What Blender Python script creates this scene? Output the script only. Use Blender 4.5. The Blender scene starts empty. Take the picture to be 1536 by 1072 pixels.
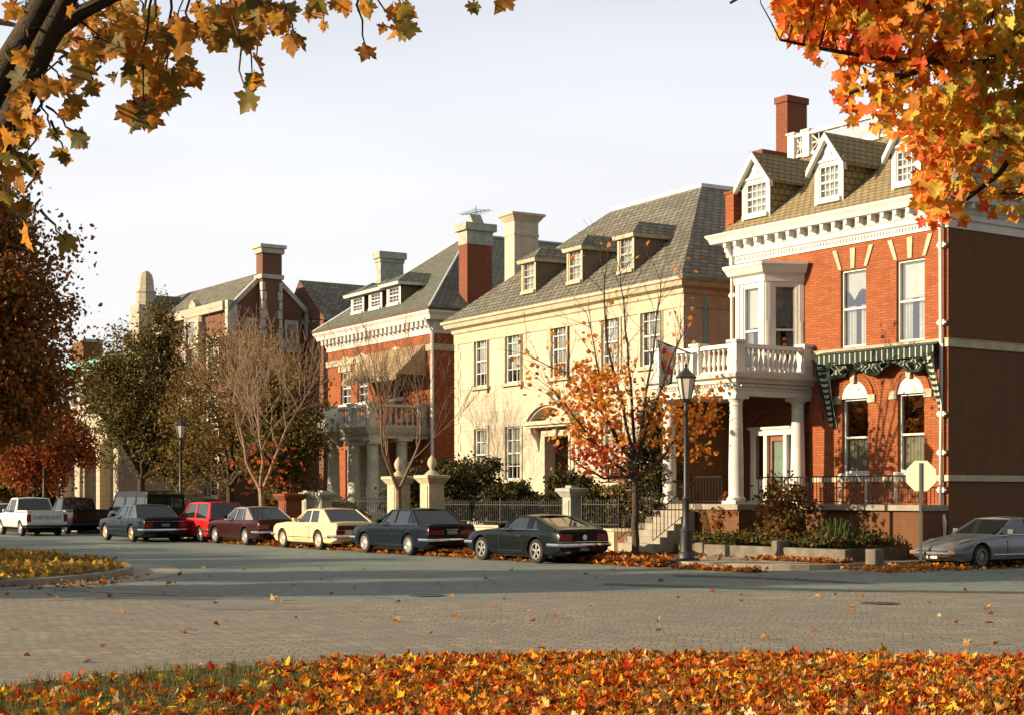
import bpy, bmesh, math, random
import numpy as np
from mathutils import Vector, Matrix
R = math.radians
C0 = bpy.context.scene
COL = C0.collection
# ---------------------------------------------------------------- camera, sky, sun, exposure
EYE = 1.9; FPX = 2350.0; CX = 768.0; HY = 741.0
cam = bpy.data.objects.new('camera', bpy.data.cameras.new('camera')); COL.objects.link(cam)
cam.location = (0, 0, EYE); cam.rotation_euler = (R(90), 0, 0)
cam.data.lens = 36*FPX/1536; cam.data.sensor_width = 36; cam.data.shift_y = (HY-536)/1536
cam.data.clip_start = .1; cam.data.clip_end = 3000
C0.camera = cam
SUN_EL = R(15.0); SUN_AZ = math.atan2(-.26, -.966)          # direction towards the sun in the ground plane
w = bpy.data.worlds.new('World'); C0.world = w; w.use_nodes = True
nt = w.node_tree; nt.nodes.clear()
sky = nt.nodes.new('ShaderNodeTexSky'); sky.sky_type = 'NISHITA'; sky.sun_disc = False
sky.sun_elevation = SUN_EL; sky.sun_rotation = math.pi/2 - SUN_AZ
sky.air_density = 1.0; sky.dust_density = 3.0; sky.ozone_density = 1.0; sky.altitude = 100
hs = nt.nodes.new('ShaderNodeHueSaturation'); hs.inputs['Saturation'].default_value = .30
mxs = nt.nodes.new('ShaderNodeMix'); mxs.data_type = 'RGBA'; mxs.inputs[7].default_value = (9.2, 9.2, 9.7, 1)            # thin pale veil, thickest low in the sky
tcw = nt.nodes.new('ShaderNodeTexCoord'); sx = nt.nodes.new('ShaderNodeSeparateXYZ'); mr = nt.nodes.new('ShaderNodeMapRange')
for i, v in ((1, .24), (2, .50), (3, .84), (4, .28)): mr.inputs[i].default_value = v
cr = nt.nodes.new('ShaderNodeValToRGB'); e_ = cr.color_ramp.elements
e_[0].position = 0; e_[0].color = (1, .965, .92, 1); e_[1].position = .33; e_[1].color = (.86, .905, 1, 1); e2 = e_.new(.14); e2.color = (.97, .97, .98, 1); e3 = e_.new(.75); e3.color = (.97, .95, .91, 1)
vmx = nt.nodes.new('ShaderNodeVectorMath'); vmx.operation = 'SCALE'; vmx.inputs['Scale'].default_value = 10.2
nzw = nt.nodes.new('ShaderNodeTexNoise'); nzw.inputs['Scale'].default_value = 3; nzw.inputs['Detail'].default_value = 5
mpw = nt.nodes.new('ShaderNodeMapping'); mpw.inputs['Scale'].default_value = (1, 1, 5); nt.links.new(tcw.outputs['Generated'], mpw.inputs[0]); nt.links.new(mpw.outputs[0], nzw.inputs['Vector'])
mrw = nt.nodes.new('ShaderNodeMapRange'); mrw.inputs[1].default_value = .35; mrw.inputs[2].default_value = .7; mrw.inputs[3].default_value = 10.0; mrw.inputs[4].default_value = 10.9; nt.links.new(nzw.outputs[0], mrw.inputs[0]); nt.links.new(mrw.outputs[0], vmx.inputs['Scale'])
nt.links.new(sx.outputs[2], cr.inputs[0]); nt.links.new(cr.outputs[0], vmx.inputs[0]); nt.links.new(vmx.outputs[0], mxs.inputs[7])
nt.links.new(tcw.outputs['Generated'], sx.inputs[0]); nt.links.new(sx.outputs[2], mr.inputs[0]); nt.links.new(mr.outputs[0], mxs.inputs[0])
bg = nt.nodes.new('ShaderNodeBackground'); bg.inputs[1].default_value = .0565
wo = nt.nodes.new('ShaderNodeOutputWorld')
nt.links.new(sky.outputs[0], hs.inputs['Color']); nt.links.new(hs.outputs[0], mxs.inputs[6])
nt.links.new(mxs.outputs[2], bg.inputs[0]); nt.links.new(bg.outputs[0], wo.inputs[0])
sl = bpy.data.lights.new('sun', 'SUN'); sl.energy = 5.0; sl.angle = R(.55); sl.color = (1, .79, .52)
so = bpy.data.objects.new('sun', sl); COL.objects.link(so)
sd = Vector((math.cos(SUN_EL)*math.cos(SUN_AZ), math.cos(SUN_EL)*math.sin(SUN_AZ), math.sin(SUN_EL)))
so.rotation_euler = sd.to_track_quat('Z', 'Y').to_euler(); so.location = (-60, 20, 40)
vs = C0.view_settings; vs.view_transform = 'Standard'; vs.look = 'None'; vs.exposure = .95; vs.gamma = 1
C0.cycles.max_bounces = 6; C0.cycles.transparent_max_bounces = 12
rnd = random.Random(7); nr = np.random.default_rng(11)

# ---------------------------------------------------------------- geometry helpers
def tag(o, label=None, cat=None, group=None, kind=None):
    if label: o['label'] = label
    if cat: o['category'] = cat
    if group: o['group'] = group
    if kind: o['kind'] = kind
    return o
def empty(name, loc=(0, 0, 0), rz=0, label=None, cat=None, group=None):
    o = bpy.data.objects.new(name, None); COL.objects.link(o)
    o.location = loc; o.rotation_euler = (0, 0, rz); o.empty_display_size = .2
    return tag(o, label, cat, group)
class MB:
    def __init__(s): s.v = []; s.f = []; s.mi = []; s.cur = 0
    def add(s, vs, fs):
        b = len(s.v); s.v += [tuple(q) for q in vs]
        for f in fs: s.f.append(tuple(b+i for i in f)); s.mi.append(s.cur)
        return s
    def box(s, x0, x1, y0, y1, z0, z1):
        return s.add([(x0,y0,z0),(x1,y0,z0),(x1,y1,z0),(x0,y1,z0),(x0,y0,z1),(x1,y0,z1),(x1,y1,z1),(x0,y1,z1)],
                     [(0,3,2,1),(4,5,6,7),(0,1,5,4),(1,2,6,5),(2,3,7,6),(3,0,4,7)])
    def quad(s, *p): return s.add(p, [tuple(range(len(p)))])
    def prism(s, poly, ax, c0, c1):
        n = len(poly)
        def P(a, b, c): return (c, a, b) if ax == 'x' else ((a, c, b) if ax == 'y' else (a, b, c))
        vs = [P(a, b, c0) for a, b in poly]+[P(a, b, c1) for a, b in poly]
        return s.add(vs, [tuple(range(n)), tuple(range(2*n-1, n-1, -1))]+[(i, (i+1) % n, n+(i+1) % n, n+i) for i in range(n)])
    def tube(s, pts, rad, n=8, cap=True):
        pts = [Vector(p) for p in pts]
        if not hasattr(rad, '__len__'): rad = [rad]*len(pts)
        rings = []; up = None
        for i, p in enumerate(pts):
            d = (pts[min(i+1, len(pts)-1)]-pts[max(i-1, 0)])
            if d.length < 1e-9: d = Vector((0, 0, 1))
            d.normalize()
            if up is None:
                up = Vector((0, 0, 1)) if abs(d.z) < .9 else Vector((1, 0, 0))
            a = d.cross(up)
            if a.length < 1e-6: a = d.cross(Vector((0, 1, .1)))
            a.normalize(); b = d.cross(a).normalized(); up = -b if False else up
            rings.append([p+a*(math.cos(2*math.pi*k/n)*rad[i])+b*(math.sin(2*math.pi*k/n)*rad[i]) for k in range(n)])
        vs = [q for r in rings for q in r]; fs = []
        for i in range(len(rings)-1):
            for k in range(n): fs.append((i*n+k, i*n+(k+1) % n, (i+1)*n+(k+1) % n, (i+1)*n+k))
        if cap: fs += [tuple(range(n-1, -1, -1)), tuple((len(rings)-1)*n+k for k in range(n))]
        return s.add(vs, fs)
    def lathe(s, prof, c=(0, 0, 0), n=12, ax='z', cap=True):
        vs = []; m = len(prof)
        for r, h in prof:
            for k in range(n):
                a = 2*math.pi*(k+.5)/n; u, v = r*math.cos(a), r*math.sin(a)
                q = (u, v, h) if ax == 'z' else (u, h, v)
                vs.append((c[0]+q[0], c[1]+q[1], c[2]+q[2]))
        fs = [(i*n+k, i*n+(k+1) % n, (i+1)*n+(k+1) % n, (i+1)*n+k) for i in range(m-1) for k in range(n)]
        if cap: fs += [tuple(range(n-1, -1, -1)), tuple((m-1)*n+k for k in range(n))]
        return s.add(vs, fs)
    def sweep(s, path, prof, closed=False):
        """path [(x,y)], prof closed polygon [(out,z)], out = to the right of travel"""
        n = len(path); m = len(prof); vs = []
        for i in range(n):
            p = Vector(path[i])
            a = Vector(path[i-1]) if (i > 0 or closed) else None
            b = Vector(path[(i+1) % n]) if (i < n-1 or closed) else None
            ds = [q.normalized() for q in ((p-a) if a is not None else None, (b-p) if b is not None else None) if q is not None]
            ns = [Vector((d.y, -d.x)) for d in ds]
            if len(ns) == 1: mt = ns[0]
            else:
                mt = ns[0]+ns[1]; mt = mt/max(.3, mt.length); mt = mt/max(.35, mt.dot(ns[0]))
            for o, z in prof: vs.append((p.x+mt.x*o, p.y+mt.y*o, z))
        fs = []
        for i in range(n if closed else n-1):
            j = (i+1) % n
            for k in range(m): fs.append((i*m+k, i*m+(k+1) % m, j*m+(k+1) % m, j*m+k))
        if not closed: fs += [tuple(range(m-1, -1, -1)), tuple((n-1)*m+k for k in range(m))]
        return s.add(vs, fs)
    def wall(s, x0, x1, z0, z1, q, holes, t=.3):
        """front skin in plane y=q with openings and reveals"""
        xs = sorted({x0, x1, *[h[0] for h in holes], *[h[1] for h in holes]}); zs = sorted({z0, z1, *[h[2] for h in holes], *[h[3] for h in holes]})
        for i in range(len(xs)-1):
            for j in range(len(zs)-1):
                cx, cz = (xs[i]+xs[i+1])/2, (zs[j]+zs[j+1])/2
                if any(h[0] < cx < h[1] and h[2] < cz < h[3] for h in holes): continue
                s.quad((xs[i], q, zs[j]), (xs[i+1], q, zs[j]), (xs[i+1], q, zs[j+1]), (xs[i], q, zs[j+1]))
        for a, b, c, d in holes:
            s.quad((a, q, c), (a, q, d), (a, q+t, d), (a, q+t, c)); s.quad((b, q, c), (b, q+t, c), (b, q+t, d), (b, q, d))
            s.quad((a, q, c), (a, q+t, c), (b, q+t, c), (b, q, c)); s.quad((a, q, d), (b, q, d), (b, q+t, d), (a, q+t, d))
        return s
    def build(s, name, mat, parent=None, smooth=False, recalc=False, bevel=0, sharp=35):
        me = bpy.data.meshes.new(name); me.from_pydata(s.v, [], s.f)
        mats = mat if isinstance(mat, (list, tuple)) else [mat]
        for m in mats: me.materials.append(m)
        me.polygons.foreach_set('material_index', s.mi)
        if recalc:
            bm = bmesh.new(); bm.from_mesh(me); bmesh.ops.remove_doubles(bm, verts=bm.verts, dist=1e-4)
            bmesh.ops.recalc_face_normals(bm, faces=bm.faces); bm.to_mesh(me); bm.free()
        uv = me.uv_layers.new(name='UVMap'); data = np.zeros(len(me.loops)*2)
        for p in me.polygons:
            n = p.normal
            if abs(n.z) > .95: t, b = Vector((1, 0, 0)), Vector((0, 1, 0))
            else:
                t = Vector((-n.y, n.x, 0)).normalized(); b = n.cross(t)
            for li in p.loop_indices:
                c = me.vertices[me.loops[li].vertex_index].co
                data[2*li] = c.dot(t); data[2*li+1] = c.dot(b)
        uv.data.foreach_set('uv', data)
        if smooth:
            me.polygons.foreach_set('use_smooth', [True]*len(me.polygons)); me.set_sharp_from_angle(angle=R(sharp))
        me.update()
        o = bpy.data.objects.new(name, me); COL.objects.link(o)
        if parent: o.parent = parent
        if bevel:
            bv = o.modifiers.new('bevel', 'BEVEL'); bv.width = bevel; bv.segments = 2; bv.limit_method = 'ANGLE'
        return o
def dup(o, parent=None):
    c = o.copy(); COL.objects.link(c)
    if parent is not None: c.parent = parent
    for ch in list(o.children): dup(ch, c)
    return c

# ---------------------------------------------------------------- materials
MATS = {}
def nodes(name):
    m = bpy.data.materials.new(name); m.use_nodes = True; t = m.node_tree
    b = t.nodes['Principled BSDF']; return m, t, b
def N(t, ty, **kw):
    n = t.nodes.new(ty)
    for k, v in kw.items():
        if k.startswith('_'): n.inputs[int(k[1:])].default_value = v
        else: setattr(n, k, v)
    return n
def mixc(t, f, a, b, mode='MIX'):
    n = t.nodes.new('ShaderNodeMix'); n.data_type = 'RGBA'; n.blend_type = mode
    for i, v in ((0, f), (6, a), (7, b)):
        if hasattr(v, 'links'): t.links.new(v, n.inputs[i])
        else: n.inputs[i].default_value = v if i == 0 else (*v, 1)
    return n.outputs[2]
def noise(t, scale, vec=None, detail=4, rough=.6):
    n = N(t, 'ShaderNodeTexNoise'); n.inputs['Scale'].default_value = scale; n.inputs['Detail'].default_value = detail; n.inputs['Roughness'].default_value = rough
    if vec is None: vec = N(t, 'ShaderNodeTexCoord').outputs['Object']
    t.links.new(vec, n.inputs['Vector']); return n.outputs[0]
def ramp(t, fac, a, b, pa=.35, pb=.65):
    r = t.nodes.new('ShaderNodeMapRange'); r.inputs[1].default_value = pa; r.inputs[2].default_value = pb; r.inputs[3].default_value = a; r.inputs[4].default_value = b
    t.links.new(fac, r.inputs[0]); return r.outputs[0]
def bump(t, b, h, strength=.4, dist=.02):
    n = N(t, 'ShaderNodeBump'); n.inputs['Strength'].default_value = strength; n.inputs['Distance'].default_value = dist
    t.links.new(h, n.inputs['Height']); t.links.new(n.outputs[0], b.inputs['Normal'])
def plain(name, c, rough=.6, metal=0, var=.25, vs=3., bmp=0, spec=.4, coat=0):
    m, t, b = nodes(name); b.inputs['Roughness'].default_value = rough; b.inputs['Metallic'].default_value = metal
    b.inputs['Specular IOR Level'].default_value = spec; b.inputs['Coat Weight'].default_value = coat; b.inputs['Coat Roughness'].default_value = .05
    if var:
        f = noise(t, vs); k = tuple(x*(1-var) for x in c)
        t.links.new(mixc(t, ramp(t, f, 0, 1), k, c), b.inputs['Base Color'])
    else: b.inputs['Base Color'].default_value = (*c, 1)
    if bmp: bump(t, b, noise(t, vs*8), bmp)
    return m
def bricky(name, c1, c2, mortar, bw, bh, ms, rough=.85, bmp=.5, big=.25, bias=0, offset=.5, msm=.1, dist=.012):
    m, t, b = nodes(name); uv = N(t, 'ShaderNodeTexCoord').outputs['UV']
    n = N(t, 'ShaderNodeTexBrick'); n.offset = offset
    for k, v in (('Scale', 1), ('Brick Width', bw), ('Row Height', bh), ('Mortar Size', ms), ('Mortar Smooth', msm), ('Bias', bias)): n.inputs[k].default_value = v
    n.inputs['Color1'].default_value = (*c1, 1); n.inputs['Color2'].default_value = (*c2, 1); n.inputs['Mortar'].default_value = (*mortar, 1)
    t.links.new(uv, n.inputs['Vector'])
    f = noise(t, .55, uv, 6); g = noise(t, 5, uv, 5)
    c = mixc(t, ramp(t, f, 0, big), n.outputs[0], tuple(x*.45 for x in c1))
    c = mixc(t, ramp(t, g, 0, .35), c, tuple(min(1, x*1.25) for x in c2))
    mpv = N(t, 'ShaderNodeMapping'); mpv.inputs['Scale'].default_value = (2.2, .16, 1); t.links.new(uv, mpv.inputs[0])
    c = mixc(t, ramp(t, noise(t, 1.0, mpv.outputs[0], 5, .65), 0, .28, .50, .72), c, tuple(x*.35 for x in c1))
    t.links.new(c, b.inputs['Base Color']); b.inputs['Roughness'].default_value = rough; b.inputs['Specular IOR Level'].default_value = .25
    inv = N(t, 'ShaderNodeMath', operation='SUBTRACT'); inv.inputs[0].default_value = 1; t.links.new(n.outputs['Fac'], inv.inputs[1])
    ad = N(t, 'ShaderNodeMath', operation='ADD'); t.links.new(inv.outputs[0], ad.inputs[0])
    ml = N(t, 'ShaderNodeMath', operation='MULTIPLY'); ml.inputs[1].default_value = .5; t.links.new(noise(t, 30, uv, 3), ml.inputs[0]); t.links.new(ml.outputs[0], ad.inputs[1])
    bump(t, b, ad.outputs[0], bmp, dist); return m
def glassy(name, tint=(.75, .8, .82), refl=.22, rough=.02):
    m = bpy.data.materials.new(name); m.use_nodes = True; t = m.node_tree; t.nodes.clear()
    o = N(t, 'ShaderNodeOutputMaterial'); tr = N(t, 'ShaderNodeBsdfTransparent'); tr.inputs[0].default_value = (*tint, 1)
    gl = N(t, 'ShaderNodeBsdfGlossy'); gl.inputs['Roughness'].default_value = rough
    fr = N(t, 'ShaderNodeFresnel'); fr.inputs[0].default_value = 1.5
    ad = N(t, 'ShaderNodeMath', operation='ADD', use_clamp=True); ad.inputs[1].default_value = refl; t.links.new(fr.outputs[0], ad.inputs[0])
    bp = N(t, 'ShaderNodeBump'); bp.inputs['Strength'].default_value = .05; bp.inputs['Distance'].default_value = .05; t.links.new(noise(t, 1.6, None, 2), bp.inputs['Height']); t.links.new(bp.outputs[0], gl.inputs['Normal'])
    mx = N(t, 'ShaderNodeMixShader'); t.links.new(ad.outputs[0], mx.inputs[0]); t.links.new(tr.outputs[0], mx.inputs[1]); t.links.new(gl.outputs[0], mx.inputs[2])
    t.links.new(mx.outputs[0], o.inputs[0]); return m
def leafy(name, trans=.45, gloss=.06):
    m = bpy.data.materials.new(name); m.use_nodes = True; t = m.node_tree; t.nodes.clear()
    o = N(t, 'ShaderNodeOutputMaterial'); at = N(t, 'ShaderNodeAttribute', attribute_name='Col')
    c = mixc(t, ramp(t, noise(t, 25, None, 3), 0, .45), at.outputs[0], (.10, .05, .015))
    df = N(t, 'ShaderNodeBsdfDiffuse'); tr = N(t, 'ShaderNodeBsdfTranslucent'); gl = N(t, 'ShaderNodeBsdfGlossy'); gl.inputs['Roughness'].default_value = .55
    for q in (df, tr): t.links.new(c, q.inputs[0])
    m1 = N(t, 'ShaderNodeMixShader', _0=trans); m2 = N(t, 'ShaderNodeMixShader', _0=gloss)
    t.links.new(df.outputs[0], m1.inputs[1]); t.links.new(tr.outputs[0], m1.inputs[2]); t.links.new(m1.outputs[0], m2.inputs[1]); t.links.new(gl.outputs[0], m2.inputs[2])
    t.links.new(m2.outputs[0], o.inputs[0]); return m
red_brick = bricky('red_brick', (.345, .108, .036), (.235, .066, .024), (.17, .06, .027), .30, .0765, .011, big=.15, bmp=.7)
chimney_brick = bricky('sooty_chimney_brick', (.25, .078, .035), (.17, .052, .025), (.16, .08, .045), .26, .0765, .012, big=.55, bmp=.8)
shade_brown_brick = bricky('brown_brick_shade', (.150, .068, .028), (.125, .055, .024), (.11, .055, .026), .22, .0765, .010, big=.2)  # brick darkened: shade of the side wall and porch put into its colour
dark_brick = bricky('dark_red_brick', (.20, .055, .022), (.15, .040, .016), (.17, .09, .05), .22, .0765, .010, big=.3)
ashlar = bricky('cream_ashlar', (.48, .425, .325), (.43, .375, .28), (.33, .28, .20), 1.05, .36, .008, rough=.85, big=.08, bmp=.3)
stone = plain('pale_stone', (.47, .41, .29), .8, var=.25, bmp=.15)
greystone = plain('grey_stone', (.34, .36, .30), .85, var=.3, bmp=.2)
portstone = plain('portico_stone', (.52, .55, .47), .8, var=.3, bmp=.2)
lightstone = bricky('light_limestone', (.42, .37, .28), (.35, .31, .235), (.2, .18, .13), .7, .3, .012, big=.3)
white = plain('white_paint', (.61, .60, .55), .55, var=.16, vs=1.3, bmp=.04)
slate = bricky('grey_slate', (.245, .23, .175), (.115, .11, .09), (.025, .022, .018), .36, .27, .03, rough=.75, bmp=1, big=.3, dist=.05)
slate_green = bricky('green_slate', (.19, .185, .135), (.10, .115, .09), (.025, .03, .028), .30, .24, .026, rough=.65, bmp=1, big=.35, dist=.03)
tan_slate = bricky('tan_slate', (.31, .25, .135), (.23, .18, .095), (.07, .055, .03), .26, .20, .022, rough=.75, bmp=.8, big=.2, dist=.03)
glass = glassy('window_glass')
curtain = plain('curtain_cloth', (.55, .50, .36), .9, var=.25, vs=2)
netc = plain('white_curtain', (.72, .70, .64), .9, var=.15)
blindm = plain('window_blind', (.60, .62, .58), .9, var=.1)
iron = plain('black_iron', (.022, .022, .022), .5, var=.3, spec=.5)
wood = plain('red_brown_wood', (.22, .07, .03), .5)
darkwood = plain('dark_wood', (.10, .055, .03), .6)
copper = plain('green_copper', (.16, .42, .36), .6)
metalp = plain('pale_metal', (.62, .64, .64), .45, metal=.2, var=.15)
concrete = plain('concrete', (.30, .27, .21), .9, var=.3, vs=2, bmp=.3)
interior = plain('dark_interior', (.06, .05, .04), .9, var=0)
bark = plain('grey_brown_bark', (.07, .048, .032), .9, var=.45, vs=9, bmp=.8)
palebark = plain('pale_bark', (.19, .12, .075), .9, var=.4, vs=8, bmp=.6)
LEAF = leafy('autumn_leaf', .58, .015); LEAFG = leafy('green_leaf', .25, .012); LEAFD = leafy('distant_leaf', .4, .012)
DRY = leafy('fallen_leaf', .3, .0)

# ---------------------------------------------------------------- measured frames: street runs r, depth into the lots n
class Fr:
    def __init__(s, vpx, perp):
        d = Vector((CX-vpx, -FPX)).normalized(); s.r = Vector((d.x, d.y)); s.n = Vector((-d.y, d.x)); s.p = perp
        s.ang = math.atan2(d.y, d.x); s.s0 = 0
    def W(s, x, q): return s.r*(x+s.s0)+s.n*(s.p+q)
    def X(s, px, q=0):
        k = (px-CX)/FPX; D = (s.p+q)/(k*s.n.x+s.n.y); return (k*D)*s.r.x+D*s.r.y-s.s0
    def Z(s, px, py, q=0):
        k = (px-CX)/FPX; D = (s.p+q)/(k*s.n.x+s.n.y); return EYE+(HY-py)/FPX*D
def ground_at(px, py, z=0):
    D = (EYE-z)*FPX/(py-HY); return Vector(((px-CX)/FPX*D, D))
def at(px, py, D): return Vector(((px-CX)/FPX*D, D, EYE+(HY-py)/FPX*D))
S = Fr(-845, 0)                                             # street frame, (s, p)

# ---------------------------------------------------------------- leaves
HALF = [(0,-.36),(.14,-.30),(.34,-.38),(.39,-.25),(.33,-.14),(.50,-.09),(.50,.04),(.60,.20),(.45,.24),(.31,.21),(.33,.38),(.19,.42),(0,.62)]
HANG = [(0,-.34),(.14,-.30),(.33,-.40),(.38,-.26),(.30,-.13),(.47,-.10),(.49,.03),(.61,.17),(.44,.22),(.26,.19),(.33,.35),(.19,.40),(0,.66)]
def rotm(t, n):
    """columns x,y,z with y=tip direction t, z~normal n"""
    t = t/np.linalg.norm(t, axis=1, keepdims=True); x = np.cross(t, n); x /= np.linalg.norm(x, axis=1, keepdims=True)+1e-9
    z = np.cross(x, t); return np.stack([x, t, z], axis=2)
def leaves(name, P, size, cols, mat, parent=None, M=None, shape='maple', curl=.35, rng=None):
    rng = rng or nr; P = np.asarray(P, float); n = len(P)
    size = np.broadcast_to(np.asarray(size, float), (n,))*rng.uniform(.68, 1.35, n)
    if M is None: M = rotm(rng.normal(size=(n, 3)), rng.normal(size=(n, 3)))
    if shape == 'maple':
        b = np.array([(x, y) for x, y in HALF]+[(-x, y) for x, y in HALF[::-1]]); faces = [13, 13]
    elif shape in ('maple_hi', 'litter_hi'):
        H_ = HANG if shape == 'maple_hi' else HALF; shape = 'maple_hi'; b = np.array([(0, .02)]+H_+[(-x, y) for x, y in H_[-2:0:-1]]); faces = [3]*24
    elif shape == 'blade': b = np.array([(-.04, 0), (.04, 0), (.012, 1.0), (-.012, 1.0)]); faces = [4]
    else: b = np.array([(0, -.5), (.33, -.15), (.30, .18), (0, .6), (-.30, .18), (-.33, -.15)]); faces = [6]
    k = len(b); cz = (rng.uniform(-.4, 1.0, n)*curl)[:, None]
    z = cz*np.abs(b[:, 0])[None]*1.3-(rng.uniform(-.2, 1.0, n)*curl)[:, None]*(b[:, 1]**2)[None]
    if shape == 'maple_hi':
        ph = rng.uniform(0, 6.28, (n, 1)); z = cz*(b[:, 0]**2)[None]*2.2-(rng.uniform(-.3, 1.1, n)*curl)[:, None]*(b[:, 1]*np.abs(b[:, 1]))[None]*1.1+.05*np.sin(7*b[:, 0][None]+ph)*np.sin(6*b[:, 1][None]+ph*2)
    L = np.stack([np.broadcast_to(b[:, 0], (n, k)), np.broadcast_to(b[:, 1], (n, k)), z], axis=2)*size[:, None, None]
    V = np.einsum('nij,nkj->nki', M, L)+P[:, None, :]
    me = bpy.data.meshes.new(name); me.vertices.add(n*k); me.vertices.foreach_set('co', V.reshape(-1).astype(np.float32))
    vi = np.arange(k) if shape != 'maple_hi' else np.array([q for i in range(24) for q in (0, 1+i, 1+(i+1) % 24)]); nl = len(vi)
    me.loops.add(n*nl); me.loops.foreach_set('vertex_index', (np.arange(n)[:, None]*k+vi[None]).reshape(-1).astype(np.int32))
    st = (np.arange(n)[:, None]*nl+np.cumsum([0]+faces[:-1])[None]).reshape(-1).astype(np.int32)
    me.polygons.add(len(st)); me.polygons.foreach_set('loop_start', st)
    try: me.polygons.foreach_set('loop_total', np.tile(faces, n).astype(np.int32))
    except Exception: pass
    if shape == 'maple_hi': me.polygons.foreach_set('use_smooth', [True]*len(me.polygons))
    me.update(calc_edges=True)
    ca = me.color_attributes.new('Col', 'FLOAT_COLOR', 'POINT')
    cc = np.ones((n, k, 4), np.float32); cc[:, :, :3] = np.asarray(cols)[:, None, :]; ca.data.foreach_set('color', cc.reshape(-1))
    me.materials.append(mat)
    o = bpy.data.objects.new(name, me); COL.objects.link(o)
    if parent: o.parent = parent
    return o
def pick(pal, n, rng=None, jit=.25, wts=None):
    rng = rng or nr; pal = np.array(pal); i = rng.choice(len(pal), n, p=wts); c = pal[i]*rng.uniform(1-jit, 1+jit, (n, 1))
    return np.clip(c, 0, 1)
# ================================================================ building helpers
def sash(par, x0, x1, z0, z1, q, cols=2, rows=1, rec=.13, cur=curtain, cover=1.0, fm=None, sill=True, flat=False, split=.5, pm=None, gap=.0, low=False, mt=.017, swag=False):
    """sash window in the opening (frame > pane, curtain, sill); flat = hang the pieces straight on par"""
    fm = fm or white; y = q+rec; f = .055; m = MB()
    for a, b, c, d in ((x0, x0+f, z0, z1), (x1-f, x1, z0, z1), (x0+f, x1-f, z0, z0+f*1.3), (x0+f, x1-f, z1-f, z1)): m.box(a, b, y-.04, y+.05, c, d)
    zm = z0+(z1-z0)*split
    m.box(x0+f, x1-f, y-.022, y+.04, zm-.03, zm+.03)
    for lo, hi in ((z0+f*1.3, zm-.03), (zm+.03, z1-f)):
        for i in range(1, cols):
            xx = x0+f+(x1-x0-2*f)*i/cols; m.box(xx-mt, xx+mt, y-.015, y+.012, lo, hi)
        for j in range(1, rows):
            zz = lo+(hi-lo)*j/rows; m.box(x0+f, x1-f, y-.013, y+.010, zz-mt, zz+mt)
    w_ = m.build('window', fm, par); up = par if flat else w_
    MB().quad((x0+f, y+.02, z0+f), (x1-f, y+.02, z0+f), (x1-f, y+.02, z1-f), (x0+f, y+.02, z1-f)).build('pane', pm or glass, up)
    if cur:
        m = MB(); n = 26; zt = z1-f; zb = z1-(z1-z0)*cover+f
        def sheet(a, b, c, d, amp, n):
            for i in range(n):
                u, v = a+(b-a)*i/n, a+(b-a)*(i+1)/n
                ya = y+.13+amp*math.sin(i*1.9+.3*math.sin(i)); yb = y+.13+amp*math.sin((i+1)*1.9+.3*math.sin(i+1))
                m.quad((u, ya, c), (v, yb, c), (v, yb, d), (u, ya, d))
        if gap > 0:
            xc = (x0+x1)/2; g = (x1-x0)*gap/2
            sheet(x0, xc-g, z0, zm+.1, .03, 12); sheet(xc+g, x1, z0, zm+.1, .03, 12)
            if swag:
                for i in range(n):
                    ta, tb = i/n, (i+1)/n; bz = lambda t: zm+(z1-zm)*(.22+.28*abs(math.cos(t*math.pi*1.5)))
                    m.quad((x0+(x1-x0)*ta, y+.11, bz(ta)), (x0+(x1-x0)*tb, y+.12, bz(tb)), (x0+(x1-x0)*tb, y+.12, z1), (x0+(x1-x0)*ta, y+.11, z1))
            else: sheet(x0, x1, zm+.1, z1, .0, 1)
        elif low: sheet(x0, x1, z0, z0+(z1-z0)*cover, .03, n)
        else: sheet(x0, x1, zb, zt, .03 if cur is not blindm else 0, n if cur is not blindm else 1)
        m.build('curtain', cur, up)
    if sill: MB().box(x0-.08, x1+.08, q-.09, q+.10, z0-.13, z0-.002).build('sill', fm if fm is white else stone, up)
    return w_
def skirt(m, xL, xR, z0, z1, q0, q1, zl=None):
    """left, right and back skins"""
    m.quad((xL, q0, z0), (xL, q0, z1), (xL, q1, z1), (xL, q1, z0)); m.quad((xR, q0, z0), (xR, q1, z0), (xR, q1, z1), (xR, q0, z1))
    m.quad((xL, q1, z0), (xL, q1, z1), (xR, q1, z1), (xR, q1, z0))
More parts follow.
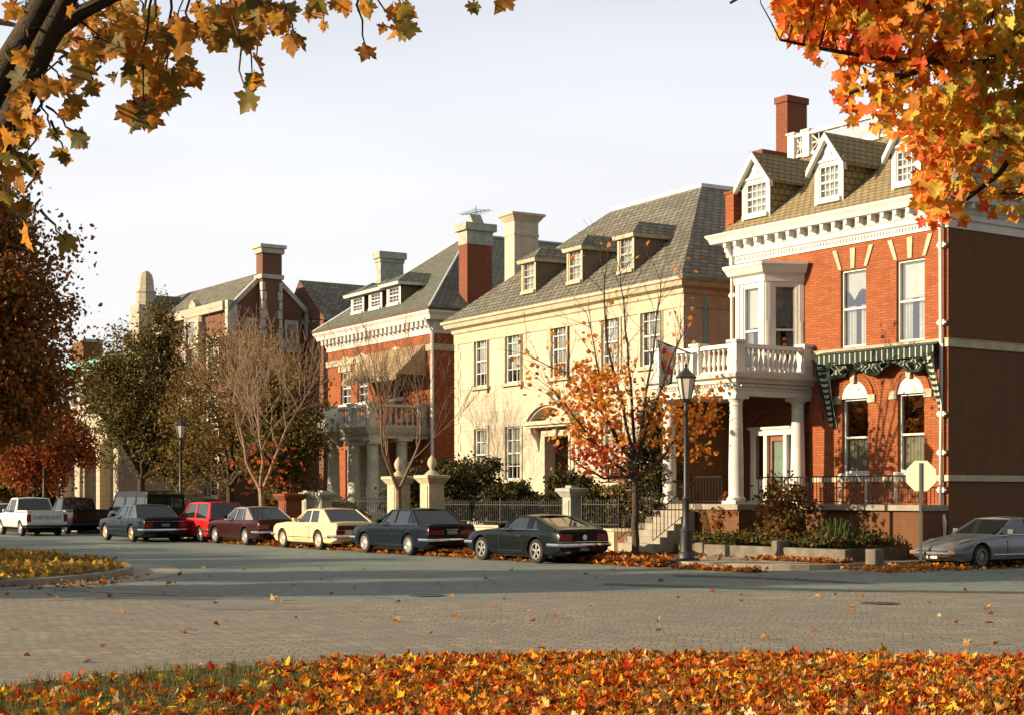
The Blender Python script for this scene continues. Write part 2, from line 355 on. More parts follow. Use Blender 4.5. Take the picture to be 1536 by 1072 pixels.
def dormer(par, xc, wd, q, z0, z1, L, style, fm, roofm, cheekm, peak=.8, cols=3, rows=2, ov=.12, cur=None, fw=.16):
    """body with front opening, roof, window"""
    a, b = xc-wd/2, xc+wd/2; m = MB()
    m.wall(a, b, z0-.05, z1, q, [(a+fw, b-fw, z0+fw*.8, z1-fw)], .12)
    if style == 'gable': m.add([(a, q, z1), (b, q, z1), (xc, q, z1+peak-.1)], [(0, 1, 2)])
    d = m.build('dormer', fm, par)
    m = MB()
    for x in (a+.001, b-.001): m.quad((x, q, z0-.3), (x, q+L, z0-.3), (x, q+L, z1), (x, q, z1))
    m.build('cheek', cheekm, d)
    m = MB(); t = .07
    if style == 'gable':
        for sg in (-1, 1):
            e = xc+sg*(wd/2+ov); zr = z1+peak; ze = z1-ov*peak/(wd/2)
            vs = [(xc, q-.16, zr), (e, q-.16, ze), (e, q+L, ze), (xc, q+L, zr), (xc, q-.16, zr-t), (e, q-.16, ze-t), (e, q+L, ze-t), (xc, q+L, zr-t)]
            m.add(vs, [(0, 1, 2, 3), (4, 7, 6, 5), (0, 4, 5, 1), (1, 5, 6, 2), (2, 6, 7, 3)])
    else:
        e = wd/2+ov; zr = z1+peak; q0 = q-ov; qr = q+wd*.55
        vs = [(xc-e, q0, z1), (xc+e, q0, z1), (xc, qr, zr), (xc-e, q+L, z1), (xc+e, q+L, z1), (xc, q+L, zr)]
        m.add(vs, [(0, 1, 2), (0, 2, 5, 3), (1, 4, 5, 2)])
        m2 = MB(); m2.sweep([(xc-e, q+L), (xc-e, q0), (xc+e, q0), (xc+e, q+L)], [(-.12, z1-.02), (.02, z1-.02), (-.02, z1-.16), (-.12, z1-.16)]); m2.build('dormer_eave', fm, d)
    m.build('dormer_roof', roofm, d)
    if style == 'gable':                                    # raking boards, bed moulding, round boss
        m = MB(); zr = z1+peak
        for sg in (-1, 1):
            e = xc+sg*(wd/2+ov+.02); ze = z1-(ov+.02)*peak/(wd/2)
            m.add([(xc, q-.20, zr-.01), (e, q-.20, ze-.01), (e, q-.20, ze-.2), (xc, q-.20, zr-.22), (xc, q-.05, zr-.01), (e, q-.05, ze-.01), (e, q-.05, ze-.2), (xc, q-.05, zr-.22)],
                  [(0, 1, 2, 3), (4, 7, 6, 5), (0, 4, 5, 1), (3, 2, 6, 7), (1, 5, 6, 2)])
        m.lathe([(.15, -.03), (.15, 0)], (xc, q, z1+peak*.33), 14, 'y'); m.box(a-.03, b+.03, q-.05, q-.003, z1-.07, z1)
        m.build('trim', fm, d)
    sash(d, a+fw, b-fw, z0+fw*.8, z1-fw, q, cols, rows, .07, cur, fm=fm, sill=True, flat=True, mt=.012)
    return d
def column(prof_h, r, mat, name, par, x, y, z, n=20):
    h = prof_h; m = MB()
    m.box(x-r*1.35, x+r*1.35, y-r*1.35, y+r*1.35, z, z+.10)
    m.lathe([(r*1.28, .10), (r*1.3, .16), (r*1.08, .21), (r, .26), (r*1.0, h*.35), (r*.84, h-.32), (r*.95, h-.30), (r*.84, h-.27), (r*.84, h-.2), (r*1.15, h-.11)], (x, y, z), n)
    m.box(x-r*1.25, x+r*1.25, y-r*1.25, y+r*1.25, z+h-.11, z+h)
    return m.build(name, mat, par, smooth=True, sharp=40)
BAL = [(.045, 0), (.05, .04), (.03, .08), (.075, .22), (.06, .34), (.03, .48), (.028, .56), (.05, .60), (.045, .66)]
def balusters(par, path, z, h, mat, sp=.19, piers=(), closed_ends=.2):
    """rails as one part, every baluster its own sub-part"""
    b = MB(); b.sweep(path, [(-.10, z), (.10, z), (.10, z+.10), (-.10, z+.10)]); b.sweep(path, [(-.13, z+h-.12), (.13, z+h-.12), (.10, z+h), (-.10, z+h)])
    for (x, y) in piers:
        b.box(x-.17, x+.17, y-.17, y+.17, z-.003, z+h+.02); b.box(x-.22, x+.22, y-.22, y+.22, z+h+.02, z+h+.10)
    o = b.build('balustrade', mat, par)
    me0 = None; k = (h-.22)/.66
    for i in range(len(path)-1):
        a, c = Vector(path[i]), Vector(path[i+1]); L = (c-a).length; n = max(1, int((L-.5)/sp))
        for j in range(n):
            p = a+(c-a)*((.25+(L-.5)*(j+.5)/n)/L)
            if any((p-Vector(q)).length < .26 for q in piers): continue
            if me0 is None:
                m = MB(); m.lathe([(r, hh*k) for r, hh in BAL], (0, 0, 0), 8); q = m.build('baluster', mat, o, smooth=True); me0 = q
            else: q = me0.copy(); COL.objects.link(q)
            q.parent = o; q.location = (p.x, p.y, z+.10)
    return o
def curved_wave(u, k): return math.sin(u*k)

# ================================================================ BRICK HOUSE
B = Fr(-845, 34.0); B.s0 = B.X(1097)
bh = empty('brick_house', (*B.W(0, 0), 0), B.ang, 'red brick corner house with tan slate roof, white porch balcony and striped awning', 'house')
xR = B.X(1422); zC = 9.62; zG = .3
zbelt = B.Z(1224, 527); zwt = B.Z(1310, 713)
u1 = (B.X(1261), B.X(1299), zbelt+.004, B.Z(1280, 404)); u2 = (B.X(1344.5), B.X(1387), zbelt+.004, B.Z(1366, 389))
g1 = (B.X(1263), B.X(1302), B.Z(1283, 709), B.Z(1283, 597)); g2 = (B.X(1346.5), B.X(1386.5), B.Z(1366, 707), B.Z(1366, 589))
dx0, dx1, dz0, dz1 = B.X(1130), B.X(1204), 1.62, B.Z(1165, 646)
m = MB()
m.wall(0, xR, zG-.3, zC, 0, [u1, u2, g1, g2, (dx0+.15, dx1-.15, dz0, dz1)], .35)
skirt(m, 0, xR, zG-.3, zC, 0, 17)
m.quad((0, 0, zC), (xR, 0, zC), (xR, 17, zC), (0, 17, zC))
m.build('wall', red_brick, bh)
m = MB(); m.box(xR-.02, xR+.012, .003, 16.99, zG-.3, zC+.2); m.build('side_wall', shade_brown_brick, bh)  # thin skin carrying the side's shade in its brown colour
for a, b, c, d, cv, ct, gp in ((*u1, 1, netc, .18), (*u2, .0, netc, .22)):
    sash(bh, a, b, c, d, 0, 1, 1, .12, ct, gap=gp, swag=cv == 1, sill=False)
for a, b, c, d in (g1, g2): sash(bh, a, b, c, d, 0, 1, 1, .14, curtain, cover=.49, split=.48, low=True)
# trims: belt, water table, voussoirs, impost blocks, lunettes with brick rings and keystones
m = MB(); m.sweep([(0, 17), (0, 0), (xR, 0), (xR, 17)], [(0, zbelt-.24), (.06, zbelt-.24), (.06, zbelt-.05), (.09, zbelt), (0, zbelt)][::-1]); m.build('belt_course', stone, bh)
m = MB(); m.sweep([(xR*.42, 0), (xR, 0), (xR, 17)], [(0, zwt-.17), (.07, zwt-.17), (.07, zwt), (0, zwt)][::-1]); m.build('water_table', stone, bh)
for (a, b, c, d) in (u1, u2):
    xc = (a+b)/2
    for dx, lean in ((-1, -.22), (0, 0), (1, .22)):
        x = xc+dx*(b-a)/2*1.0; m = MB(); o_ = .10 if dx == 0 else .08
        m.prism([(x-o_*.7, d+.03), (x+o_*.7, d+.03), (x+o_+lean, d+.62), (x-o_+lean, d+.62)], 'y', -.04, .02); m.build('voussoir', stone, bh)
for (a, b, c, d) in (g1, g2):
    xc = (a+b)/2; r_ = (b-a)/2; n = 18
    pl = [(xc+r_*math.cos(math.pi*i/n), d+r_*math.sin(math.pi*i/n)) for i in range(n+1)]
    lu = MB().prism(pl, 'y', -.012, .03).build('lunette', white, bh)
    for rr, q0 in ((r_+.24, -.05), (r_+.13, -.035)):
        m = MB()
        for i in range(n):
            a0, a1 = math.pi*i/n, math.pi*(i+1)/n; ri = r_ if rr < r_+.2 else r_+.13
            vs = [(xc+R_*math.cos(t_), y, d+R_*math.sin(t_)) for y in (q0, .0) for R_, t_ in ((ri, a0), (rr, a0), (rr, a1), (ri, a1))]
            m.add(vs, [(0, 1, 2, 3), (1, 5, 6, 2), (0, 3, 7, 4)])
        m.build('brick_arch', red_brick, lu)
    m = MB(); m.prism([(xc-.07, d+r_-.06), (xc+.07, d+r_-.06), (xc+.11, d+r_+.34), (xc-.11, d+r_+.34)], 'y', -.13, .0); m.build('keystone', stone, lu)
    for s_ in (-1, 1):
        m = MB(); x = xc+s_*(r_+.155); m.box(x-.14, x+.14, -.06, .02, d-.14, d+.09); m.build('impost_block', stone, lu)
# basement pilasters and low windows seen through the railing
for px in (1211, 1262, 1300, 1345):
    x = B.X(px); MB().box(x-.06, x+.06, -.05, .01, 1.62, zwt-.17).build('pilaster', stone, bh)
# cornice
zt = B.Z(1224, 321, -.6)
prof = [(0, zt-.95), (.05, zt-.95), (.05, zt-.74), (.12, zt-.70), (.12, zt-.56), (.16, zt-.52), (.16, zt-.28), (.48, zt-.28), (.52, zt-.16), (.60, zt-.05), (.60, zt), (0, zt)]
m = MB(); m.sweep([(0, 17), (0, 0), (xR, 0), (xR, 17)], prof[::-1]); cn = m.build('cornice', white, bh)
def row(name, m, mat, par, locs):
    o = m.build(name, mat, par)
    for i, (l, rz_) in enumerate(locs):
        q = o if i == 0 else o.copy()
        if i: COL.objects.link(q)
        q.location = l; q.rotation_euler = (0, 0, rz_)
nmod = 19; m = MB(); m.box(-.065, .065, -.42, -.155, -.43, -.285); m.box(-.05, .05, -.36, -.155, -.46, -.425)
row('modillion', m, white, cn, [((-.10+(xR+.2)*(i+.5)/nmod, 0, zt), 0) for i in range(nmod)]+[((xR, .55+i*.62, zt), R(90)) for i in range(14)])
m = MB()
for i in range(74):
    x = (xR)*(i+.5)/74; m.box(x-.03, x+.03, -.085, -.045, zt-.86, zt-.76)
m.build('dentil_row', white, cn)
# mansard roof and deck
zd = 12.95; qd = 3.05
m = MB(); e = .45
m.add([(-.0, -e, zt), (xR+e, -e, zt), (xR-.6, qd, zd), (0, qd, zd), (xR+e, 17, zt), (xR-.6, 14, zd), (0, 14, zd), (0, 17, zt)], [(0, 1, 2, 3), (1, 4, 5, 2), (2, 5, 6, 3), (4, 7, 6, 5)])
rf = m.build('roof', tan_slate, bh)
m = MB(); m.add([(-.002, -.1, zt-.3), (-.002, 14, zt-.3), (-.002, 14, zd+.1), (-.002, qd, zd+.1), (-.002, -.1, zt+.35)], [(0, 1, 2, 3, 4)]); m.build('gable_wall', red_brick, bh)
m = MB(); m.box(-.22, .16, -.05, 1.0, zt-.6, B.Z(1101, 294, .3)); m.box(-.26, .20, -.09, 1.04, B.Z(1101, 294, .3), B.Z(1101, 294, .3)+.07); m.build('parapet', red_brick, rf)
slope = (zd-zt)/(qd+e)
for pxa, pxb, pyb, pyt in ((1113, 1155, 333, 262), (1222, 1265, 310, 235), (1337, 1381, 287, 212)):
    qf = .02; a, b = B.X(pxa, qf), B.X(pxb, qf); xc = (a+b)/2; pxc = (pxa+pxb)/2
    z0_, z1_ = zt+slope*(qf+e)+.02, B.Z(pxc, pyt+4, qf)
    dormer(bh, xc, b-a, qf, z0_, z1_, (z1_+.6-zt)/slope-qf, 'gable', white, tan_slate, tan_slate, .78, 4, 2, .16, netc)
# chimneys
def chimney(par, x0, x1, q0, q1, z0, z1, mat, capm, style='plain', zs=None):
    m = MB(); m.box(x0, x1, q0, q1, z0, z1); c = m.build('chimney', mat, par)
    m = MB()
    if style == 'plain': m.box(x0-.05, x1+.05, q0-.05, q1+.05, z1-.20, z1+.02)
    else: m.sweep([(x0, q1), (x0, q0), (x1, q0), (x1, q1)], [(-.02, z1-.12), (.02, z1-.12), (.18, z1+.10), (.24, z1+.14), (.24, z1+.24), (-.02, z1+.24)][::-1], True)
    if style != 'plain': m.box(x0, x1, q0, q1, z1+.02, z1+.235); m.box(x0-.03, x1+.03, q0-.03, q1+.03, z1-.75, z1-.66)
    m.build('chimney_cap', capm, c); return c
qc = 4.6; xa, xb = B.X(1164, qc), B.X(1181, qc)
chimney(bh, xa, xb, qc, qc+.95, zd-2, B.Z(1172, 146, qc), chimney_brick, chimney_brick)
m = MB(); m.box(xa, xb, qc+.95, qc+3.5, zd-2, B.Z(1172, 146, qc)-1.05); m.box(xa-.05, xb+.02, 3.4, qc, zd-2.2, B.Z(1160, 222, 3.6)); m.build('party_wall', chimney_brick, bh)
# roof balustrade with lattice panels
q = qd; xl = B.X(1186, q); zb_ = zd-.02; hb = .84; bal = MB()
posts = [xl+.12, B.X(1212, q), B.X(1212, q)+3.0, xR-.8]
bal.box(xl, xR-.7, q-.05, q+.05, zb_+.05, zb_+.15); bal.box(xl-.05, xR-.6, q-.09, q+.09, zb_+hb-.12, zb_+hb)
for i, x in enumerate(posts): bal.box(x-.15, x+.15, q-.12, q+.12, zb_, zb_+hb-.01); bal.box(x-.2, x+.2, q-.16, q+.16, zb_+hb-.008, zb_+hb+.06)
bal.box(xl, xl+.1, q, q+6, zb_+hb-.12, zb_+hb-.003); bal.box(xl, xl+.1, q, q+6, zb_+.05, zb_+.15)
bo = bal.build('roof_balustrade', white, bh)
for i in range(3):
    a, b = posts[i]+.15, posts[i+1]-.15; nn = max(1, round((b-a)/.75)); wv = (b-a)/nn
    for k in range(nn):
        m = MB(); x0_, x1_ = a+k*wv, a+(k+1)*wv; z0_, z1_ = zb_+.15, zb_+hb-.12; xc, zc_ = (x0_+x1_)/2, (z0_+z1_)/2
        for p, r_ in (((x0_+.02, z0_), (x0_+.02, z1_)), ((x1_-.02, z0_), (x1_-.02, z1_)), ((x0_, z0_), (x1_, z1_)), ((x0_, z1_), (x1_, z0_)), ((xc, z0_), (xc, z1_)), ((x0_, zc_), (x1_, zc_))): m.tube([(p[0], q, p[1]), (r_[0], q, r_[1])], .028, 4)
        m.build('lattice_panel', white, bo)
# canted oriel
OD = -1.1; ox1 = B.X(1206); oxb = B.X(1147.5, OD); oxa = B.X(1104, OD); ox0 = oxa-.5; fz0 = 5.0; fz1 = B.Z(1147.5, 404, OD)
pth = [(ox0, 0), (oxa, OD), (oxb, OD), (ox1, 0)]
orl = MB()
def facet(m, a, b, holes_u, z0, z1, t=.1):
    """wall on a slanted facet; holes in (u0,u1,z0,z1)"""
    a, b = Vector(a), Vector(b); L = (b-a).length; d = (b-a)/L; nrm = Vector((d.y, -d.x)); mm = MB(); mm.wall(0, L, z0, z1, 0, holes_u, t)
    m.add([(a.x+d.x*v[0]-nrm.x*v[1], a.y+d.y*v[0]-nrm.y*v[1], v[2]) for v in mm.v], mm.f); return L, d, nrm
wz0, wz1 = 5.7, fz1-.46
facs = []
for a, b in ((pth[0], pth[1]), (pth[1], pth[2]), (pth[2], pth[3])):
    L = (Vector(b)-Vector(a)).length; hole = (L*.24, L*.80, wz0, wz1); facet(orl, a, b, [hole], fz0, fz1); facs.append((a, b, L, hole))
orl.add([(x, y, fz1) for x, y in pth], [(0, 1, 2, 3)]); oo = orl.build('oriel', white, bh)
m = MB(); m.sweep(pth, [(0, fz1-.36), (.05, fz1-.36), (.07, fz1-.16), (.22, fz1-.10), (.30, fz1+.05), (.36, fz1+.13), (.36, fz1+.2), (0, fz1+.24)][::-1])
m.sweep(pth, [(0, wz1+.12), (.035, wz1+.12), (.035, wz1+.18), (0, wz1+.18)][::-1]); m.add([(x, y, fz1+.235) for x, y in pth], [(0, 1, 2, 3)])
m.build('oriel_cornice', white, oo)
for a, b, L, hole in facs:
    a, b = Vector(a), Vector(b); d = (b-a).normalized(); ang = math.atan2(d.y, d.x)
    for u in (L*.07, L*.93):
        mm = MB(); mm.box(u-.07, u+.07, -.03, .0, wz0-.2, wz1+.1); mm.box(u-.035, u+.035, -.045, -.028, wz0+.1, wz0+1.4)
        p = mm.build('oriel_pilaster', white, oo); p.location = (a.x, a.y, 0); p.rotation_euler = (0, 0, ang)
    m0 = len(bpy.data.objects)
    before = set(oo.children); sash(oo, hole[0], hole[1], hole[2], hole[3], 0, 1, 1, .07, netc, gap=.25, flat=True, split=.46)
    for c in set(oo.children)-before: c.location = (a.x, a.y, 0); c.rotation_euler = (0, 0, ang)
# porch: floor, terrace, steps, columns, entablature, balcony balustrade
PQ = -2.8; zcT_ = B.Z(1103, 592, PQ); px0 = B.X(1003, PQ)-.25; px1 = B.X(1104, PQ)+.28; zf = 1.62
pc = MB(); pc.box(px0-.05, px1+.05, PQ-.25, -.003, zf-.16, zf); pc.box(px1+.05, xR+.02, -1.15, -.003, zf-.158, zf-.002)
pch = pc.build('porch_floor', concrete, bh)
m = MB(); m.box(px0, px1, PQ-.15, -.004, .1, zf-.16); m.box(px1, xR-.02, -1.0, -.006, .1, zf-.16); m.box(px0-.12, px0+.18, PQ+.15, -.004, zf, 4.85); m.build('porch_base', shade_brown_brick, bh)  # base and end wall use the brick with shade in its colour
m = MB(); m.wall(.02, px1-.1, zf, zcT_+.5, -.014, [(dx0, dx1, dz0, dz1)], .012); m.build('porch_shade_sheet', shade_brown_brick, bh)  # dark sheet over the wall, painted shade inside the porch
zcT = B.Z(1103, 592, PQ)
c1 = column(zcT-zf, .215, white, 'porch_column', bh, px1-.28, PQ, zf)
c2 = column(zcT-zf, .215, white, 'porch_column', bh, px0+.28, PQ, zf)
c3 = column(zcT-zf, .215, white, 'porch_column', bh, px1-.28, -.30, zf)
ze = B.Z(1100, 564, PQ-.3)
pp = [(px0-.05, 0), (px0-.05, PQ-.25), (px1, PQ-.25), (px1, 0)]
m = MB(); m.sweep(pp, [(0, zcT), (0, zcT+.13), (.03, zcT+.15), (.03, zcT+.19), (.0, zcT+.20), (.0, ze-.20), (.09, ze-.16), (.12, ze-.06), (.28, ze-.02), (.33, ze+.1), (-.5, ze+.1), (-.5, zcT)])
m.add([(x, y, zcT+.3) for x, y in pp], [(3, 2, 1, 0)]); m.add([(x, y, ze+.096) for x, y in pp], [(0, 1, 2, 3)])
for i in range(26):
    y = PQ-.15+2.75*(i+.5)/26; m.box(px1+.0, px1+.10, y-.03, y+.03, ze-.27, ze-.205)
    x = px0+(px1-px0)*(i+.5)/26; m.box(x-.035, x+.035, PQ-.35, PQ-.25, ze-.27, ze-.205)
m.build('entablature', white, bh)
zba = ze+.10
balusters(bh, [(px0+.05, 0), (px0+.05, PQ-.12), (px1-.12, PQ-.12), (px1-.12, -.02)], zba, .86, white, .20, [(px0+.05, PQ-.12), ((px0+px1)/2, PQ-.12), (px1-.12, PQ-.12), (px1-.12, -.18)])
# front door in its arch
m = MB(); xc = (dx0+dx1)/2; r_ = (dx1-dx0)/2+.1; n = 20; d = dz1
for i in range(n):
    a0, a1 = math.pi*i/n, math.pi*(i+1)/n
    for ri, ro, yy in ((r_, r_+.14, -.08), (r_+.14, r_+.30, -.05)):
        vs = [(xc+R_*math.cos(t_), y, d-.1+R_*.62*math.sin(t_)) for y in (yy, 0) for R_, t_ in ((ri, a0), (ro, a0), (ro, a1), (ri, a1))]
        m.add(vs, [(0, 1, 2, 3), (1, 5, 6, 2), (0, 3, 7, 4)])
m.build('door_arch', dark_brick, bh)
m = MB(); m.box(dx0, dx1, -.14, .0, dz1-.12, dz1+.06); m.box(dx0-.06, dx1+.06, -.20, .0, dz1+.06, dz1+.14)
wv = dx1-dx0
for x in (dx0+.06, dx0+wv*.30, dx1-wv*.30, dx1-.06): m.box(x-.07, x+.07, -.12, .02, dz0, dz1-.12)
for a, b in ((dx0+.13, dx0+wv*.30-.07), (dx1-wv*.30+.07, dx1-.13)): m.box(a, b, -.03, .06, dz0, dz0+.75)
ds = m.build('door_surround', white, bh)
for a, b in ((dx0+.13, dx0+wv*.30-.07), (dx1-wv*.30+.07, dx1-.13)): MB().box(a, b, .0, .03, dz0+.75, dz1-.12).build('sidelight', glass, ds)
a, b = dx0+wv*.30+.07, dx1-wv*.30-.07
m = MB(); m.box(a, a+.12, .0, .05, dz0, dz1-.14); m.box(b-.12, b, .0, .05, dz0, dz1-.14); m.box(a+.12, b-.12, .0, .05, dz0, dz0+.6); m.box(a+.12, b-.12, .0, .05, dz1-.3, dz1-.14)
dr = m.build('front_door', wood, bh)
MB().quad((a+.12, .02, dz0+.6), (b-.12, .02, dz0+.6), (b-.12, .02, dz1-.3), (a+.12, .02, dz1-.3)).build('pane', glass, dr)
MB().quad((a+.1, .07, dz0+.5), (b-.1, .07, dz0+.5), (b-.1, .07, dz1-.2), (a+.1, .07, dz1-.2)).build('curtain', plain('pale_green_cloth', (.42, .52, .42), .9), dr)
m = MB(); m.lathe([(.03, -.05), (.03, 0)], (b-.06, 0, dz0+1.0), 8, 'y'); m.build('handle', metalp, dr)
m = MB(); m.box(dx1+.03, dx1+.17, -.22, -.12, 3.3, 3.75); m.prism([(dx1+.0, 3.75), (dx1+.2, 3.75), (dx1+.1, 3.9)], 'y', -.26, -.08); m.build('wall_lantern', iron, bh)
# steps to the walk
m = MB(); nst = 6; rz = (zf-.45)/(nst+0); sx0, sx1 = px0+.1, px0+1.75
for i in range(nst): m.box(sx0, sx1, PQ-.25-.27*(i+1), PQ-.25-.27*i+(.0 if i else .0), .2, zf-rz*(i+1)+.0)
m.build('steps', concrete, bh)
def railing(par, pts, h, sp, mat, name='railing', r=.014, top=.02, low=.1):
    m = MB()
    for a, b in zip(pts, pts[1:]):
        a, b = Vector(a), Vector(b); L = (Vector((b.x, b.y))-Vector((a.x, a.y))).length; n = max(1, round(L/sp))
        m.tube([a+Vector((0, 0, h)), b+Vector((0, 0, h))], top, 4); m.tube([a+Vector((0, 0, low)), b+Vector((0, 0, low))], r, 4)
        for i in range(n+1):
            p = a.lerp(b, i/n); m.tube([p+Vector((0, 0, low)), p+Vector((0, 0, h))], r if i % 8 else top, 4)
    return m.build(name, mat, par)
railing(bh, [(px1-.02, -2.15, zf), (px1-.02, -1.1, zf), (xR-.08, -1.1, zf)], .79, .13, iron, low=.08)
for k in range(5):                                          # scroll panels in the railing
    xx = px1+.5+k*1.15; m = MB()
    for zz, s_ in ((zf+.58, 1), (zf+.36, -1), (zf+.2, 1)):
        pts = [(xx+s_*.0+.075*(1-j/16)*math.cos(j*.7), -1.1, zz+.085*(1-j/16)*math.sin(j*.7)) for j in range(14)]; m.tube(pts, .013, 4)
    m.build('railing_scroll', iron, bh)
zst = zf-rz*nst
railing(bh, [(sx0, PQ-.3, zf-rz), (sx0, PQ-.25-.27*nst, zst)], .85, .14, iron, 'step_railing')
railing(bh, [(sx1, PQ-.3, zf-rz), (sx1, PQ-.25-.27*nst, zst)], .85, .14, iron, 'step_railing')
railing(bh, [(sx1, PQ-.28, zf), (px1-.6, PQ-.28, zf)], .8, .14, iron, low=.08)
# downspouts with brackets
def downspout(par, pts, r, mat, br=()):
    o = MB().tube(pts, r, 8).build('downspout', mat, par, smooth=True)
    for x, y, z in br:
        m = MB(); m.box(x-.16, x+.16, y-.02, y+.05, z-.025, z+.025); m.box(x-.11, x-.06, y-.03, y+.05, z-.07, z+.07); m.box(x+.06, x+.11, y-.03, y+.05, z-.07, z+.07); m.build('bracket', mat, o)
xd = xR-.14
downspout(bh, [(xd-.05, -.5, zt-.3), (xd, -.14, zt-.8), (xd, -.12, 6), (xd, -.12, 1.55), (xd+.16, -.16, 1.15), (xd+.16, -.16, .15)], .055, white, [(xd, -.11, z) for z in (B.Z(1417, 368), B.Z(1417, 484), B.Z(1417, 620), B.Z(1417, 678), B.Z(1417, 734))])
downspout(bh, [(.12, -.4, zt-.3), (.14, -.1, zt-.75), (.14, -.1, 5.6)], .055, white, [(.14, -.09, 6.1), (.14, -.09, 8.2)])
# folded striped awning: valance, swags, hanging wings
stripeA = plain('awning_dark_green', (.012, .028, .018), .8); stripeB = plain('awning_white', (.48, .50, .42), .8)
ax0, ax1 = B.X(1218, -.5), B.X(1396, -.5); zb1 = B.Z(1300, 534, -.5)+.16; zb0 = zb1-.30; aq = -.40
m = MB(); nS = 22; sw = (ax1-ax0)/nS
def swag(x): 
    t = (x-ax0)/(ax1-ax0)*3; return .10+.36*math.sin(math.pi*(t % 1))**.8 if 0 <= t < 3 else .1
for i in range(nS):
    a, b = ax0+i*sw, ax0+(i+1)*sw
    for x0_, x1_, mi in ((a, a+sw*.84, 0), (a+sw*.84, b, 1)):
        m.cur = mi
        m.quad((x0_, aq, zb0), (x1_, aq, zb0), (x1_, aq, zb1), (x0_, aq, zb1)); m.quad((x0_, aq, zb1), (x1_, aq, zb1), (x1_, -.03, zb1+.12), (x0_, -.03, zb1+.12))
    nd = 6
    for j in range(nd):                                     # drooping folds behind the valance
        x0_, x1_ = a+sw*j/nd, a+sw*(j+1)/nd
        for k in range(5):
            def P(x, kk):
                t = kk/5; ph = (x-ax0)*2.2; return (x, aq+.06+.10*math.sin(t*9+ph*2.5), zb0+.05-t*swag(x)-.02*math.sin(ph*6))
            stripe = ((x0_+.05*k-ax0)/sw*1.6+.5*math.sin(k)) % 1 > .80
            m.cur = 1 if stripe and 0 < k < 4 else 0
            m.quad(P(x0_, k), P(x1_, k), P(x1_, k+1), P(x0_, k+1))
aw = m.build('awning', [stripeA, stripeB], bh)
for xw, wdt, zl, s_ in ((ax0, .62, B.Z(1240, 642, -.1), 1), (ax1, .34, B.Z(1400, 632, -.1), -1)):
    m = MB(); nn = 22
    for i in range(nn):
        t0, t1 = i/nn, (i+1)/nn
        def Q(t, u):
            w_ = wdt*(1-.62*t); x = xw+s_*u*w_+(.25*t if s_ > 0 else .0)-(.0 if s_ > 0 else -.12*t); y = aq*(1-.75*t)-.05*math.sin(u*7+t*5)*(1-t*.5)
            return (x, y, zb0+.1-(zb0-zl)*t-.05*math.sin(u*3.1))
        m.cur = 1 if i % 2 and (i*7) % 5 != 0 else 0
        for j in range(5):
            if m.cur == 1 and j in (0, 4): m.cur = 0
            mi = m.cur; m.quad(Q(t0, j/5), Q(t0, (j+1)/5), Q(t1-(.0), (j+1)/5), Q(t1, j/5))
            if i % 2 and j == 0: m.cur = 1
    m.build('awning_wing', [stripeA, stripeB], aw)
m = MB(); m.tube([(ax0, aq, zb1), (ax1, aq, zb1)], .02, 6)
for x in (ax0, ax1): m.tube([(x, aq, zb1), (x, -.02, zb1-1.9)], .015, 6)
m.build('awning_frame', iron, aw)
m = MB(); m.tube([(g1[0]-.25, -.4, zb0), (g1[0]-.1, -.08, g1[2]+1.2)], .008, 4); m.build('awning_cord', stripeB, aw)

# ================================================================ CREAM STONE HOUSE
Cf = Fr(-630, 33.41); Cf.s0 = Cf.X(683); cL = 0; cR = Cf.X(1026)
ch = empty('stone_house', (*Cf.W(0, 0), 0), Cf.ang, 'cream stone house with three dormers on its grey hip roof and an arched door hood', 'house')
zc1 = Cf.Z(663.4, 485, -.5); zCw = zc1-.5
def holes_row(F, rows): return [(F.X(a), F.X(b), z0, z1) for a, b, z0, z1 in rows]
zu1 = Cf.Z(826, 484); zu0 = Cf.Z(826, 567); zl1 = Cf.Z(760, 640); zl0 = Cf.Z(760, 719)
pxw = [(712, 731), (758.5, 781), (827, 850), (903, 929), (961.5, 991)]
up = holes_row(Cf, [(a, b, zu0, zu1) for a, b in pxw]); lo = holes_row(Cf, [(a, b, zl0, zl1) for a, b in (pxw[0], pxw[1], pxw[3], pxw[4])])
door = (Cf.X(820), Cf.X(855.5), 1.35, Cf.Z(838, 653))
m = MB(); m.wall(cL, cR, .1, zCw, 0, up+lo+[door], .4); skirt(m, cL, cR, .1, zCw, 0, 14); m.build('wall', ashlar, ch)
for i, (a, b, c, d) in enumerate(up): sash(ch, a+.02, b-.02, c, d, 0, 3, 2, .10, blindm if i in (0, 1, 3) else curtain, .75 if i != 3 else 1, fm=stone if False else white)
for a, b, c, d in lo: sash(ch, a+.02, b-.02, c, d, 0, 3, 2, .10, netc, .72)
for a, b, c, d in up+lo:                                    # stone architraves
    m = MB()
    for x0_, x1_, z0_, z1_ in ((a-.16, a, c, d), (b, b+.16, c, d), (a-.16, b+.16, d, d+.15)): m.box(x0_, x1_, -.045, .01, z0_, z1_)
    m.box(a-.22, b+.22, -.14, .01, c-.13, c); m.build('architrave', stone, ch)
for x, s_ in ((cL, 1), (cR, -1)):
    m = MB()
    for zz in range(22):
        h = .4; z0_ = .2+zz*h*1.0
        if z0_+h > zCw: break
        L = .52 if zz % 2 else .34; L2 = .34 if zz % 2 else .52
        m.box(min(x-.03*s_, x+s_*L), max(x-.03*s_, x+s_*L), -.03, 0.0, z0_+.01, z0_+h-.02)
        if s_ < 0: m.box(cR+.001, cR+.03, -.03, L2, z0_+.01, z0_+h-.02)
    m.build('quoin_strip', ashlar, ch)
